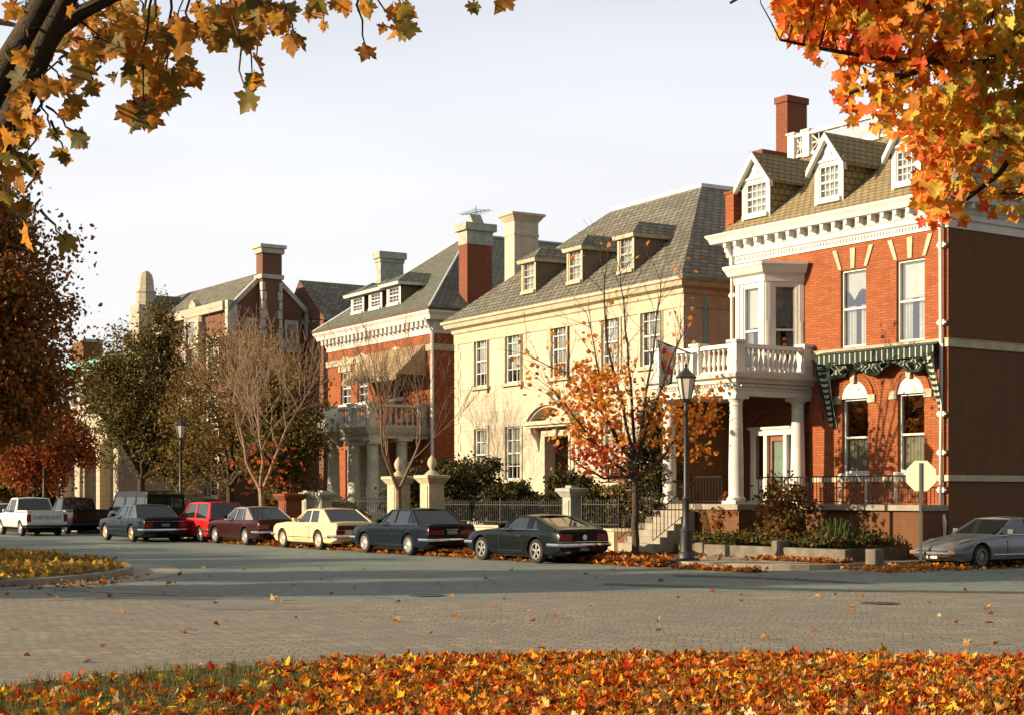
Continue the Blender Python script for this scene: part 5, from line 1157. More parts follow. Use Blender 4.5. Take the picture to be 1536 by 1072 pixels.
m = MB(); m.tube([(-1.12, .55, .33), (-.95, .55, .34)], .03, 8); m.build('exhaust', chrome, t_)
# 2 dark navy sedan
sp = dict(wb=2.78, ro=1.18, fo=.98, W=1.83, wr=.32, paint=paint('navy_black_paint', (.004, .008, .014)), zr=1.40, cab=(2.05, 1.35, .12, -.52), zb=.50, bh=.075, rim='cap', tr=.05, tf=.10, round=.05,
  top=[(-1.18, .90), (-1.14, .97), (-.6, 1.0), (0, .985), (2.0, .965), (2.6, .95), (3.5, .86), (3.72, .78), (3.76, .66)],
  pillars=[[(.10, 0), (.16, 0), (.18, 1), (.13, 1)], [(.93, 0), (1.02, 0), (.99, 1), (.93, 1)], [(1.72, 0), (1.77, 0), (1.36, .92), (1.30, .98)]] + [[(-.52, 0), (-.02, 0), (.10, 1), (.12, 1)]], doors=[.12, .98, 1.85],
  rear=[(.30, .86, .66, .80, redl, 'tail_light'), (-.18, .18, .66, .80, platem, 'plate'), (-.22, .22, .81, .835, chrome, 'trim_strip')])
c2_ = car('dark navy four-door sedan with a blue plate, between the fastback and the cream car', 'car', park(612), HD, sp); text('UNK·876', .085, platew, c2_, (-1.208, 0, .73), (R(90), 0, R(-90)), 'plate_lettering')
# 3 cream two-door
cream = paint('cream_paint', (.62, .49, .27), rough=.35)
sp = dict(wb=2.74, ro=1.22, fo=.95, W=1.81, wr=.325, paint=cream, zr=1.36, cab=(2.0, 1.25, .05, -.75), zb=.48, bh=.085, rim='cap', rimm=plain('pale_wheel', (.62, .52, .38), .3, metal=.6, var=0),
  top=[(-1.22, .86), (-1.17, .93), (-.75, .955), (.1, .955), (1.9, .94), (2.6, .93), (3.45, .86), (3.66, .80), (3.69, .62)],
  pillars=[[(-.75, 0), (.14, 0), (.28, .9), (.28, 1), (.05, 1)], [(.70, 0), (.78, 0), (.86, 1), (.78, 1)], [(1.68, 0), (1.73, 0), (1.28, .92), (1.22, .98)]], doors=[.66, 1.85],
  rear=[(.50, .82, .55, .68, redl, 'tail_light'), (-.75, .75, .70, .84, blackp, 'rear_panel'), (-.16, .16, .52, .64, platem, 'plate')])
sp['trim'] = [(.42, 0)]
car('cream yellow two-door coupe with whitewall wheels in the parked row', 'car', park(477), HD, sp)
# 4 maroon sedan
sp = dict(wb=2.74, ro=1.12, fo=.98, W=1.82, wr=.32, paint=paint('maroon_paint', (.030, .007, .006)), roofm=paint('grey_vinyl', (.22, .19, .17), rough=.6), zr=1.38, cab=(2.0, 1.25, .25, -.58), zb=.50, bh=.07, rim='cap', tf=.12,
  top=[(-1.12, .88), (-1.07, .95), (-.5, .97), (2.0, .95), (2.6, .93), (3.5, .85), (3.69, .78), (3.72, .66)],
  pillars=[[(-.58, 0), (.10, 0), (.36, 1), (.25, 1)], [(.32, 0), (.38, 0), (.50, 1), (.45, 1)], [(1.0, 0), (1.08, 0), (1.02, 1), (.96, 1)], [(1.68, 0), (1.73, 0), (1.28, .92), (1.22, .98)]], doors=[.3, 1.0, 1.82],
  rear=[(.45, .85, .62, .78, redl, 'tail_light'), (-.16, .16, .60, .72, platem, 'plate')])
car('dark maroon sedan with grey vinyl roof, left of the cream coupe', 'car', park(367), HD, sp)
# 5 red hatchback van
sp = dict(wb=2.6, ro=.85, fo=.85, W=1.74, wr=.31, paint=paint('bright_red_paint', (.42, .012, .014)), zr=1.55, cab=(2.15, 1.45, -.55, -.83), zb=.48, bh=.06, bm=blackp, rim='cap', belt=0,
  top=[(-.85, .90), (-.8, .97), (2.1, .97), (2.6, .94), (3.3, .84), (3.42, .74), (3.45, .6)],
  pillars=[[(-.83, 0), (-.50, 0), (-.42, 1), (-.55, 1)], [(.55, 0), (.72, 0), (.74, 1), (.6, 1)], [(1.82, 0), (1.88, 0), (1.48, .92), (1.42, .98)]], doors=[.62, 1.75],
  rear=[(.60, .82, .62, .92, redl, 'tail_light'), (-.16, .16, .60, .72, platew, 'plate'), (-.6, .6, .76, .79, blackp, 'trim_strip')])
car('bright red hatchback behind the dark teal car', 'car', park(299, W=1.74), HD, sp)
# 6 teal-black large car in the lane
sp = dict(wb=2.95, ro=1.30, fo=1.0, W=1.93, wr=.34, paint=paint('dark_teal_paint', (.004, .010, .012)), roofm=paint('teal_roof', (.05, .09, .10)), zr=1.44, cab=(2.2, 1.45, .10, -.48), zb=.50, bh=.075, rim='cap', rimm=plain('gilt_wheel', (.70, .55, .34), .3, metal=.7, var=0),
  top=[(-1.30, .90), (-1.25, .97), (-.7, .99), (2.1, .98), (2.7, .96), (3.7, .88), (3.92, .80), (3.95, .66)],
  pillars=[[(-.48, 0), (.0, 0), (.14, 1), (.1, 1)], [(.98, 0), (1.04, 0), (.98, 1), (.92, 1)], [(.50, 0), (.55, 0), (.56, 1), (.51, 1)], [(1.85, 0), (1.90, 0), (1.50, .92), (1.42, .98)]], doors=[.12, 1.0, 1.95], trim=[(.5, 0), (.72, 0)],
  rear=[(.55, .88, .60, .78, redl, 'tail_light'), (-.16, .16, .64, .75, platem, 'plate'), (-.8, .8, .83, .85, chrome, 'trim_strip')])
v = S.W(s_of(196, 22.9), 22.9)+S.n*.95; car('large dark teal sedan with bright window frames standing out in the lane', 'car', (v.x, v.y), HD, sp)
# 7 dark van, 8 dark pickup, 9 small pale car, white pickup
sp = dict(wb=3.1, ro=1.1, fo=.8, W=1.95, wr=.34, paint=paint('dark_van_paint', (.008, .007, .007)), zr=2.0, cab=(3.2, 2.7, -.95, -1.08), zb=.5, bh=.06, rim='cap', belt=0, wrf=.80, wc=.90,
  top=[(-1.1, 1.15), (-1.05, 1.2), (3.1, 1.2), (3.5, 1.12), (3.8, 1.0), (3.9, .7)],
  pillars=[[(-1.08, 0), (-.8, 0), (-.75, 1), (-.95, 1)], [(.2, 0), (.4, 0), (.4, 1), (.2, 1)], [(1.5, 0), (1.7, 0), (1.7, 1), (1.5, 1)], [(-1.08, .75), (3, .75), (2.7, 1), (-.95, 1)]], doors=[.5, 1.6, 2.6], rear=[(.75, .9, .7, 1.1, redl, 'tail_light')])
vn = car('tall dark van parked behind the teal sedan', 'van', park(206, 25.4), HD, sp)
m = MB(); m.box(-1.13, -.93, -.86, .86, .75, 1.93); m.build('rear_door', sp['paint'], vn, bevel=.03); m = MB(); m.box(-1.14, -1.12, -.72, -.05, 1.35, 1.75); m.build('rear_window', cglass, vn); m = MB(); m.box(-1.14, -1.12, .05, .72, 1.35, 1.75); m.build('rear_window', cglass, vn)
def pickup(label, pos, pm, cabx, tail, lett=None, W=1.9, sc=1.0):
    sp = dict(wb=3.0, ro=1.05, fo=.85, W=W, wr=.34, paint=pm, zr=1.70, cab=(2.45, 1.95, .95, .72), zb=.46, bh=.08, bm=blackp, rim='cap', belt=0, sill=.38, tr=.0, wc=W/2-.10, wrf=W/2-.24,
      top=[(-1.05, 1.08), (2.4, 1.08), (3.0, 1.05), (3.7, 1.0), (3.83, .9), (3.85, .6)],
      pillars=[[(.72, 0), (1.05, 0), (1.05, 1), (.95, 1)], [(1.95, 0), (2.0, 0), (1.9, .98), (1.85, .98)]], doors=[1.0, 2.2],
      rear=[(W/2-.20, W/2-.02, .66, 1.0, redl, 'tail_light')]+[(-.74, .74, .60, 1.06, tail, 'tailgate')])
    t = car(label, 'pickup truck', pos, HD, sp, name='pickup_truck')
    m = MB(); m.box(-1.0, .65, -W/2+.16, W/2-.16, 1.10, 1.125); m.build('bed_liner', blackp, t)
    m = MB(); m.box(-1.05, .68, W/2-.14, W/2-.03, 1.09, 1.18); m.box(-1.05, .68, -W/2+.03, -W/2+.14, 1.09, 1.18); m.box(-1.07, -1.0, -W/2+.2, W/2-.2, 1.06, 1.18); m.box(.62, .70, -W/2+.03, W/2-.03, 1.09, 1.17); m.build('bed_rail', pm, t)
    if lett: text(lett, .24, blackp, t, (-1.078, 0, .84), (R(90), 0, R(-90)))
    return t
wp = paint('white_truck_paint', (.60, .62, .58), rough=.4)
v = S.W(s_of(29, 22.0), 22.0)+S.n*.95; wpk = pickup('white pickup truck with black lettering on its tailgate', (v.x, v.y), wp, 0, wp, 'CHEVROLET')
m = MB(); m.box(-1.08, -1.073, -.70, .70, .95, .985); m.build('tailgate_stripe', metalp, wpk)
pickup('dark pickup truck parked behind the white pickup', park(100, 25.2), paint('dark_brown_truck', (.012, .008, .006)), 0, paint('dark_tailgate', (.03, .02, .012)))
sp = dict(wb=2.6, ro=1.0, fo=.9, W=1.75, wr=.31, paint=paint('pale_grey_paint', (.5, .5, .48)), zr=1.36, cab=(1.9, 1.2, .1, -.5), zb=.5, rim='cap', top=[(-1.0, .9), (2, .94), (3.4, .8), (3.5, .6)],
  pillars=[[(-.5, 0), (.02, 0), (.15, 1), (.1, 1)], [(.8, 0), (.9, 0), (.9, 1), (.8, 1)]], doors=[.3, 1.6], rear=[(.5, .8, .6, .75, redl, 'tail_light')])
car('pale grey car just ahead of the white pickup truck', 'car', park(-12, 24.0, 1.75), HD, sp)
# silver wedge coupe on the side street, nose towards the junction
sil = paint('silver_blue_paint', (.15, .165, .18), metal=.45, rough=.28)
sp = dict(wb=2.42, ro=.95, fo=.92, W=1.67, wr=.31, paint=sil, zr=1.25, cab=(1.72, .92, .15, -.62), zb=.40, bh=.06, bm=plain('body_bumper', (.16, .15, .14), .5, metal=.3, var=0), rim='disc', rimm=plain('dull_wheel', (.22, .19, .16), .5, metal=.4, var=0), tf=.22, tr=.1, sill=.2,
  top=[(-.95, .84), (-.6, .90), (.1, .88), (1.2, .84), (1.72, .86), (2.3, .78), (2.9, .66), (3.28, .555), (3.34, .50)],
  pillars=[[(-.62, 0), (-.15, 0), (.25, .9), (.2, 1), (.15, 1)], [(.42, 0), (.5, 0), (.45, 1), (.38, 1)]], doors=[.25, 1.42], trim=[(.36, 0)],
  front=[(.54, .72, .38, .46, amber, 'indicator'), (-.17, .17, .27, .43, platew, 'plate'), (-.5, .5, .455, .475, blackp, 'grille_slot')])
v = ground_at(1472, 853); cc = v+S.n*2.42-S.r*.80; hd2 = math.atan2(-S.n.y, -S.n.x)
c9 = car('silver wedge-nosed coupe on the side street facing the junction', 'car', (cc.x, cc.y), hd2, sp, group='cars by the side street')
m = MB()
for s_ in (-1, 1): m.add([(2.62, s_*.42, .755), (2.62, s_*.66, .75), (3.02, s_*.60, .655), (3.02, s_*.40, .66)], [(0, 1, 2, 3)])
m.build('headlamp_lid', plain('lid_seam', (.20, .22, .24), .35, metal=.5, var=0), c9); text('547·2', .11, blackp, c9, (3.365, 0, .35), (R(90), 0, R(90)), 'plate_lettering')
# ================================================================ TREES AND PLANTS
def clumpy(center, rad, n, rng, lumps=None, shell=.55, ncl=60, cs=.16):
    """points in clusters through a lumpy ellipsoid"""
    c = np.array(center); rad = np.array(rad)
    d = rng.normal(size=(ncl, 3)); d /= np.linalg.norm(d, axis=1, keepdims=True); rr = (shell+(1-shell)*rng.random(ncl)**.6)[:, None]*rng.uniform(.75, 1.08, (ncl, 1))
    cc = c+d*rr*rad; i = rng.integers(0, ncl, n); sc = cs*rad.mean()*rng.uniform(.6, 1.4, ncl)
    return cc[i]+rng.normal(size=(n, 3))*sc[i][:, None]*np.array([1, 1, .75]), cc
def limb(m, a, b, r0, r1, rng, n=6, wob=.06, n_=6, sag=0):
    a, b = Vector(a), Vector(b); L = (b-a).length; pts = []
    for i in range(n+1):
        t = i/n; p = a.lerp(b, t); k = math.sin(math.pi*t)*wob*L; pts.append(p+Vector((rng.uniform(-k, k), rng.uniform(-k, k), rng.uniform(-k, k)*.5+sag*L*math.sin(math.pi*t))))
    m.tube(pts, [r0+(r1-r0)*i/n for i in range(n+1)], n_); return pts
def crown_tree(label, base, h0, crowns, pal, nleaf, lsize, trunk_r, seed, mat=None, bk=None, group='trees in leaf', name='tree', wts=None, shape='leaf6', ncl=70, cs=.16, shell=.5, lean=(0, 0)):
    """crowns [(centre offset, radii, share)]"""
    rng = np.random.default_rng(seed); pr = random.Random(seed); t = empty(name, base, 0, label, 'tree', group); m = MB(); fork = Vector((lean[0], lean[1], h0)); limb(m, (0, 0, 0), fork, trunk_r*1.15, trunk_r*.8, pr, 5, .015, 10)
    P = []; 
    for c, rad, share in crowns:
        pts, cc = clumpy(c, rad, int(nleaf*share), rng, ncl=ncl, cs=cs, shell=shell); P.append(pts)
        mids = [Vector(c)+Vector((pr.uniform(-.4, .4)*rad[0], pr.uniform(-.4, .4)*rad[1], pr.uniform(-.5, .3)*rad[2])) for _ in range(6)]
        for md in mids: limb(m, fork, md, trunk_r*.5, trunk_r*.2, pr, 6, .05)
        for q in cc[:44]:
            md = min(mids, key=lambda z: (z-Vector(q)).length); limb(m, md, q, trunk_r*.18, .012, pr, 4, .07, 4)
    m.build('trunk', bk or bark, t, smooth=True); P = np.vstack(P)
    P = P[P[:, 2] > .25]
    leaves('crown', P, lsize, pick(pal, len(P), rng, .3, wts), mat or LEAFD, t, shape=shape, rng=rng); return t
def grow(m, tips, p, d, L, r, lvl, pr, up=.15, spread=.6, seg=5, kids=3, minr=.0045, taper=.58):
    pts = [p]; dirs = [d]
    for i in range(seg):
        d = (d+Vector((pr.gauss(0, .10), pr.gauss(0, .10), pr.gauss(0, .08)+up*.2))).normalized(); p = p+d*(L/seg); pts.append(p); dirs.append(d)
    m.tube(pts, [max(minr, r*(1-(1-taper)*i/seg)) for i in range(seg+1)], 8 if r > .04 else 5 if r > .015 else 4, cap=False)
    if lvl == 0: tips.append(p); return
    nk = kids if isinstance(kids, int) else kids[min(lvl, len(kids)-1)]
    for k in range(nk):
        i = min(seg, max(1, int(round(seg*(.25+.75*(k+1)/nk)))))
        a = pr.uniform(0, 6.28); side = dirs[i].orthogonal().normalized(); side.rotate(Matrix.Rotation(a, 3, dirs[i]))
        nd = (dirs[i]+side*spread*pr.uniform(.6, 1.3)+Vector((0, 0, up))).normalized(); grow(m, tips, pts[i], nd, L*pr.uniform(.55, .8), max(minr, r*taper*pr.uniform(.5, .75)), lvl-1, pr, up, spread, seg, kids, minr, taper)
    grow(m, tips, pts[-1], dirs[-1], L*.7, max(minr, r*taper), lvl-1, pr, up, spread, seg, kids, minr, taper)
def bare_tree(label, base, h, r, seed, lvl=4, up=.25, spread=.55, trunk=.3, kids=3, stems=1, bk=None, leaf=None, group='bare street trees'):
    pr = random.Random(seed); t = empty('bare_tree', base, 0, label, 'tree', group); m = MB(); tips = []; th = h*trunk
    if stems == 1:
        pts = limb(m, (0, 0, 0), (0, 0, th), r*1.2, r, pr, 5, .02, 8)
        for k in range(4):
            a = k*1.6+pr.uniform(-.3, .3); grow(m, tips, Vector((0, 0, th*(.9+.04*k))), Vector((math.cos(a)*spread, math.sin(a)*spread, 1)).normalized(), h*.26, r*.6, lvl-1, pr, up, spread, 5, kids)
    else:
        limb(m, (0, 0, 0), (0, 0, th), r*1.25, r*1.05, pr, 5, .02, 8)
        for k in range(stems):
            a = k*6.28/stems+.4; grow(m, tips, Vector((0, 0, th*.95)), Vector((math.cos(a)*.32, math.sin(a)*.32, 1)).normalized(), h*.36, r*.7, lvl, pr, up, spread, 6, kids)
    m.build('trunk', bk or palebark, t, smooth=True)
    if leaf:
        pal, n, ls, zr_, sig = leaf; rng = np.random.default_rng(seed); T = np.array([tuple(q) for q in tips]); K_ = (T[:, 2] > zr_[0]) & (T[:, 2] < zr_[1]); T = T[K_] if K_.sum() > 5 else T[np.argsort(T[:, 2])[:40]]
        P = np.array([.15, -.1, sum(zr_)/2])+rng.normal(size=(n, 3))*np.array([.55, .5, (zr_[1]-zr_[0])*.28]); leaves('leaves', P, ls, pick(pal, n, rng), LEAF, t, shape='maple', rng=rng)
    return t
OR = [(.62, .22, .03), (.52, .12, .02), (.70, .34, .05), (.38, .06, .02), (.45, .25, .05)]
DKRED = [(.40, .12, .025), (.28, .10, .025), (.22, .15, .035), (.60, .20, .03), (.18, .12, .03)]
GR = [(.075, .08, .022), (.11, .10, .028), (.17, .14, .035), (.055, .058, .018), (.24, .16, .045)]
OLV = [(.15, .105, .03), (.20, .13, .035), (.26, .16, .04), (.11, .085, .025)]
SG = [(.025, .035, .012), (.035, .045, .015), (.02, .03, .01), (.05, .055, .02)]
def on(px, p, z=.14): v = S.W(s_of(px, p), p); return (v.x, v.y, z)
# big maple on the median, left
crown_tree('large dark red-brown maple standing on the grass median', (-12.2, 31.0, .14), 2.7, [((.7, -.3, 5.3), (2.75, 2.6, 2.55), .55), ((2.0, -.5, 3.75), (1.7, 1.8, 1.4), .18), ((-1.5, 0, 5.5), (2.7, 2.7, 2.4), .17), ((1.0, 0, 7.3), (1.6, 1.6, 1.2), .10)], DKRED, 120000, .09, .20, 3, ncl=240, cs=.125, shell=.2, wts=[.22, .28, .24, .07, .19])
crown_tree('small red-orange tree beyond the white pickup, under the big maple', on(52, 27.6), 2.0, [((.3, 0, 4.3), (3.3, 3, 2.2), 1)], [(.42, .09, .02), (.30, .06, .02), (.5, .16, .03), (.2, .05, .02)], 18000, .15, .13, 4, ncl=90, cs=.14, shell=.3)
crown_tree('dark green tree in front of the arched stone porch', on(212, 30.6), 2.6, [((.2, 0, 7.0), (3.1, 3.0, 4.3), .6), ((-1.9, 0, 7.3), (1.9, 2, 2.0), .18), ((1.2, 0, 10.2), (1.2, 1.2, 2.2), .10), ((1.9, 0, 3.6), (1.8, 1.8, 1.6), .12)], GR, 30000, .14, .22, 5, LEAFD, ncl=120, cs=.13, shell=.2)
crown_tree('dark olive tree hiding the gabled mansion, left of the portico', on(345, 30.8), 2.2, [((0, 0, 6.3), (3.4, 3.0, 3.8), .6), ((2.6, -2.6, 5.6), (2.6, 2.6, 3.4), .3), ((-1.5, 1.5, 3.4), (2.2, 2, 1.9), .10)], OLV, 21000, .125, .20, 6, LEAFD, ncl=130, cs=.12, shell=.2)
crown_tree('dark bushy tree beside the portico house', on(438, 31.6), 1.6, [((-.6, 0, 4.2), (1.9, 2.0, 3.0), 1)], GR, 14000, .135, .14, 16, LEAFD, ncl=70, cs=.14, shell=.2)
for px, D, h, sd in ((-30, 150, 11, 21), (40, 135, 9, 22), (95, 165, 11, 23), (20, 110, 6, 24)):
    v = at(px, 741, D); crown_tree('dim green tree far down the street, %s' % {21: 'outermost left', 22: 'second from left', 23: 'nearest the arched porch', 24: 'lowest and closest of the four'}[sd], (v.x, v.y, -.03), 2, [((0, 0, h*.5), (5.5, 5, h*.5), 1)], GR, 5000, .45, .3, sd, LEAFG, ncl=50, cs=.2, shell=.3, group='trees far down the street')
# bare street trees
bare_tree('leafless multi-stemmed tree on the sidewalk in front of the portico house', on(598, 27.5), 8.2, .10, 31, 4, .22, .58, .30, 3, 3).scale = (.92, .92, .80)
bt_ = bare_tree('thin pale leafless tree in front of the olive tree', on(392, 27.6), 9.0, .085, 35, 4, .20, .66, .24, 3, 3, plain('light_twig_bark', (.30, .20, .13), .9, var=.3, vs=8), leaf=([(.5, .05, .02), (.45, .10, .02)], 90, .16, (2.0, 4.4), .5))
bt_.scale = (1.3, 1.3, .86)
bare_tree('small leafless tree left of the arched porch', on(88, 28.5), 6.5, .12, 38, 3, .2, .6, .3, 3, 2)
# young maple with orange leaves
g = ground_at(953, 836, .15); t = empty('young_maple', (g.x, g.y, .14), 0, 'slender young maple with orange leaves low and bare twigs above, by the lamp', 'tree', 'street trees'); pr = random.Random(5); m = MB(); tips = []
Y = lambda px, py, dd=0: Vector(at(px, py, g.y+dd))-Vector((g.x, g.y, .14))
limb(m, (0, 0, 0), Y(953, 715), .115, .085, pr, 5, .01, 10); fork = Y(953, 715)
main = [[(953, 715), (948, 600), (940, 520), (935, 450), (925, 390)], [(953, 700), (925, 660), (905, 600), (895, 540), (880, 470)], [(953, 705), (962, 640), (975, 560), (985, 480), (990, 420)],
        [(950, 712), (915, 690), (880, 650), (850, 610), (825, 575)], [(953, 720), (990, 690), (1015, 655), (1040, 640)], [(953, 700), (935, 610), (912, 520), (905, 440), (912, 375)], [(955, 690), (985, 600), (1010, 530), (1025, 500)], [(950, 715), (905, 715), (872, 700), (860, 690)], [(948, 690), (900, 610), (850, 560), (790, 530)]]
twig = []
for k, b in enumerate(main):
    dd = pr.uniform(-1, 1); pts = []
    for i, (x, y) in enumerate(b): pts.append(Y(x, y, dd*i*.5) if i else Y(x, y))
    fine = []
    for a, c in zip(pts, pts[1:]):
        for j in range(3): fine.append(a.lerp(c, j/3)+Vector((pr.gauss(0, .02), pr.gauss(0, .02), pr.gauss(0, .02))))
    fine.append(pts[-1]); n = len(fine); m.tube(fine, [.05*(1-i/n)**1.1+.007 for i in range(n)], 6)
    for i in range(2, n):
        for _ in range(2):
            d = (fine[i]-fine[i-1]).normalized()+Vector((pr.gauss(0, .7), pr.gauss(0, .7), pr.uniform(-.2, .6))); grow(m, tips, fine[i], d.normalized(), pr.uniform(.4, .9), .010, 1, pr, .1, .6, 4, 2, .004)
m.build('trunk', bark, t, smooth=True)
T = np.array([tuple(q) for q in tips]); rng = np.random.default_rng(55); zz = T[:, 2]; px_ = 768+FPX*(T[:, 0]+g.x)/(T[:, 1]+g.y); py_ = HY-(zz+.14-EYE)*FPX/(T[:, 1]+g.y)
wgt = np.where(py_ > 555, 1.0, np.where(py_ > 500, .12, .02))*np.where(py_ < 722, 1, 0); wgt = wgt*np.where((px_ > 805) & (px_ < 862) & (py_ > 625), .05, 1)*np.where(px_ < 815, .25, 1); wgt = wgt*np.where((px_ > 975) & (px_ < 1032) & (py_ > 495) & (py_ < 600), .0, 1); wgt = wgt*np.where((px_ > 935) & (px_ < 985) & (py_ < 640), .35, 1); wgt /= wgt.sum()
n = 1900; P = T[rng.choice(len(T), n, p=wgt)]+rng.normal(size=(n, 3))*.17; pyl = HY-(P[:, 2]+.14-EYE)*FPX/(P[:, 1]+g.y); pxl = 768+FPX*(P[:, 0]+g.x)/(P[:, 1]+g.y)
cl = pick([(.82, .24, .03), (.80, .32, .04), (.85, .42, .06)], n, rng); rd = pick([(.50, .06, .02), (.60, .14, .02), (.40, .04, .02)], n, rng); mk = ((pyl > 668) | (rng.random(n) < .12)) & (pxl < 965); cl[mk] = rd[mk]
leaves('crown', P, .125, cl, LEAF, t, shape='maple', rng=rng)
# shrubs
def shrub(label, px, p, base, rad, pal, n, ls, seed, mat=None, group='shrubs in the front gardens', name='shrub', ncl=60, cs=.14, shape='leaf6', cat='shrub'):
    v = S.W(s_of(px, p), p); rng = np.random.default_rng(seed); pr = random.Random(seed); t = empty(name, (v.x, v.y, base), S.ang, label, cat, group)
    P, cc = clumpy((0, 0, rad[2]*.95), rad, n, rng, ncl=ncl, cs=cs, shell=.45); P = P[P[:, 2] > .0]; m = MB()
    for q in cc[:30]: limb(m, (q[0]*.1, q[1]*.1, -.05), q, .03, .006, pr, 4, .05, 4)
    m.build('stems', bark, t); leaves('foliage', P, ls, pick(pal, len(P), rng, .3), mat or LEAFG, t, shape=shape, rng=rng); return t
shrub('large dark evergreen mass beside the tall stone gate pillar', 690, 32.0, .75, (2.7, 1.4, 1.32), SG, 15000, .13, 61)
shrub('dark round evergreen beside the cream house steps', 770, 31.8, .75, (1.6, .9, .78), SG, 8000, .12, 62)
shrub('dark clipped evergreen right of the cream house door', 858, 31.6, .75, (1.25, .9, 1.02), SG, 8000, .12, 63)
shrub('low sunlit yellow-green bush behind the iron fence', 915, 31.2, .75, (.9, .7, .75), [(.16, .14, .03), (.10, .10, .03)], 3500, .10, 64)
shrub('tall dark holly between the young maple and the porch column', 982, 31.2, .45, (.75, .8, 2.3), SG+[(.12, .10, .04)], 9000, .12, 65)
shrub('thin evergreen with pale twigs behind the young maple', 940, 31.4, .75, (.6, .6, 1.2), [(.09, .085, .03), (.28, .20, .10)], 2500, .10, 66)
shrub('loose orange-green bush in front of the porch door', 1178, 31.2, .45, (.85, .7, 1.1), [(.26, .11, .03), (.13, .09, .025), (.30, .16, .04), (.08, .07, .02)], 3000, .10, 67, LEAF, ncl=40, cs=.18)
shrub('small orange bush by the porch corner', 1092, 31.2, .45, (.5, .5, .75), [(.38, .13, .03), (.24, .08, .02)], 1300, .09, 68, LEAF, ncl=24, cs=.2)
shrub('low dark hedge filling the gateway between the stone pillars', 622, 31.6, .4, (1.9, .8, 1.2), SG, 7000, .13, 69)
shrub('dark shrub behind the short grey pillars', 515, 32.0, .4, (1.6, .8, .55), SG, 5000, .13, 70)
# ground cover and iris clump in the raised bed
def scatter_box(n, s0, s1, p0, p1, rng): a = rng.uniform(s0, s1, n); b = rng.uniform(p0, p1, n); return np.stack([S.r.x*a+S.n.x*b, S.r.y*a+S.n.y*b], 1)
rng = np.random.default_rng(77); n = 9000; xy = scatter_box(n, s_of(1035, 30.3), -29.2, 30.15, 32.6, rng); hgt = .46+np.abs(rng.normal(0, .13, n))+.12*np.sin(xy[:, 0]*2.1)**2
o = leaves('ground_cover', np.c_[xy, hgt], .09, pick([(.05, .07, .015), (.08, .09, .02), (.12, .08, .02), (.04, .05, .012)], n, rng), LEAFG, None, shape='leaf6', rng=rng); tag(o, 'dark green ground cover filling the raised bed behind the low wall', 'ground cover', kind='stuff')
def blades(name, xy, z, h, cols, parent=None, rng=None, lean=.35, wsc=1):
    n = len(xy); a = rng.uniform(0, 6.28, n); t_ = np.stack([np.cos(a)*lean*rng.random(n), np.sin(a)*lean*rng.random(n), np.ones(n)], 1); nn = np.stack([np.cos(a+1.5), np.sin(a+1.5), np.zeros(n)], 1)
    P = np.c_[xy, np.broadcast_to(z, (n,))]; return leaves(name, P, h, cols, LEAFG, parent, M=rotm(t_, nn), shape='blade', curl=.0, rng=rng)
v = S.W(s_of(1255, 31.4), 31.4); ir = empty('iris_clump', (v.x, v.y, .46), 0, 'tall green iris leaves standing in the raised bed', 'plant'); rng = np.random.default_rng(5)
blades('foliage', rng.normal(size=(160, 2))*.22, 0, .62, pick([(.09, .13, .035), (.06, .10, .03)], 160, rng), ir, rng, .45)
# ================================================================ FOREGROUND MAPLES
def hanging(name, P, size, cols, parent, rng, face=(0, -1, .25), droop=1.0, side=.55):
    n = len(P); t_ = np.stack([rng.normal(0, .55, n), rng.normal(0, .35, n), -droop*np.ones(n)], 1); nn = np.array(face)[None]+rng.normal(0, side, (n, 3)); return leaves(name, P, size, cols, LEAF, parent, M=rotm(t_, nn), shape='maple_hi', curl=.75, rng=rng)
# upper left: a limb enters from the left, leaves hang from it
D0 = 7.6; lt = empty('maple_tree', (-5.6, 7.9, .15), 0, 'near maple with golden brown leaves hanging from thick dark limbs', 'tree', 'near maples framing the view'); O = Vector((-5.6, 7.9, .15)); pr = random.Random(9); m = MB()
A = lambda px, py, D=D0: Vector(at(px, py, D))-O
m.tube([(0, 0, 0), (.05, 0, .9), (.1, 0, 1.8), A(-280, 330), A(-130, 300)], [.26, .22, .20, .17, .14], 14)
m.tube([A(-280, 330), A(-110, 260), A(-20, 160), A(40, 55), A(100, -60), A(180, -200)], [.13, .10, .085, .07, .06, .04], 12)
m.tube([A(-130, 300), A(-40, 260), A(10, 190), A(52, 95), A(88, 20), A(120, -40), A(190, -160)], [.10, .085, .072, .066, .055, .05, .03], 12)
m.tube([A(60, 85), A(85, 45), A(120, 20), A(168, -4), A(240, -40), A(400, -90), A(600, -110), A(800, -80)], [.05, .046, .038, .032, .028, .022, .015, .008], 8)
m.tube([A(-20, 30), A(-60, 40), A(-120, 60)], [.03, .03, .03], 6); m.tube([A(-30, 28), A(10, 35), A(30, 40)], [.02, .015, .008], 6)
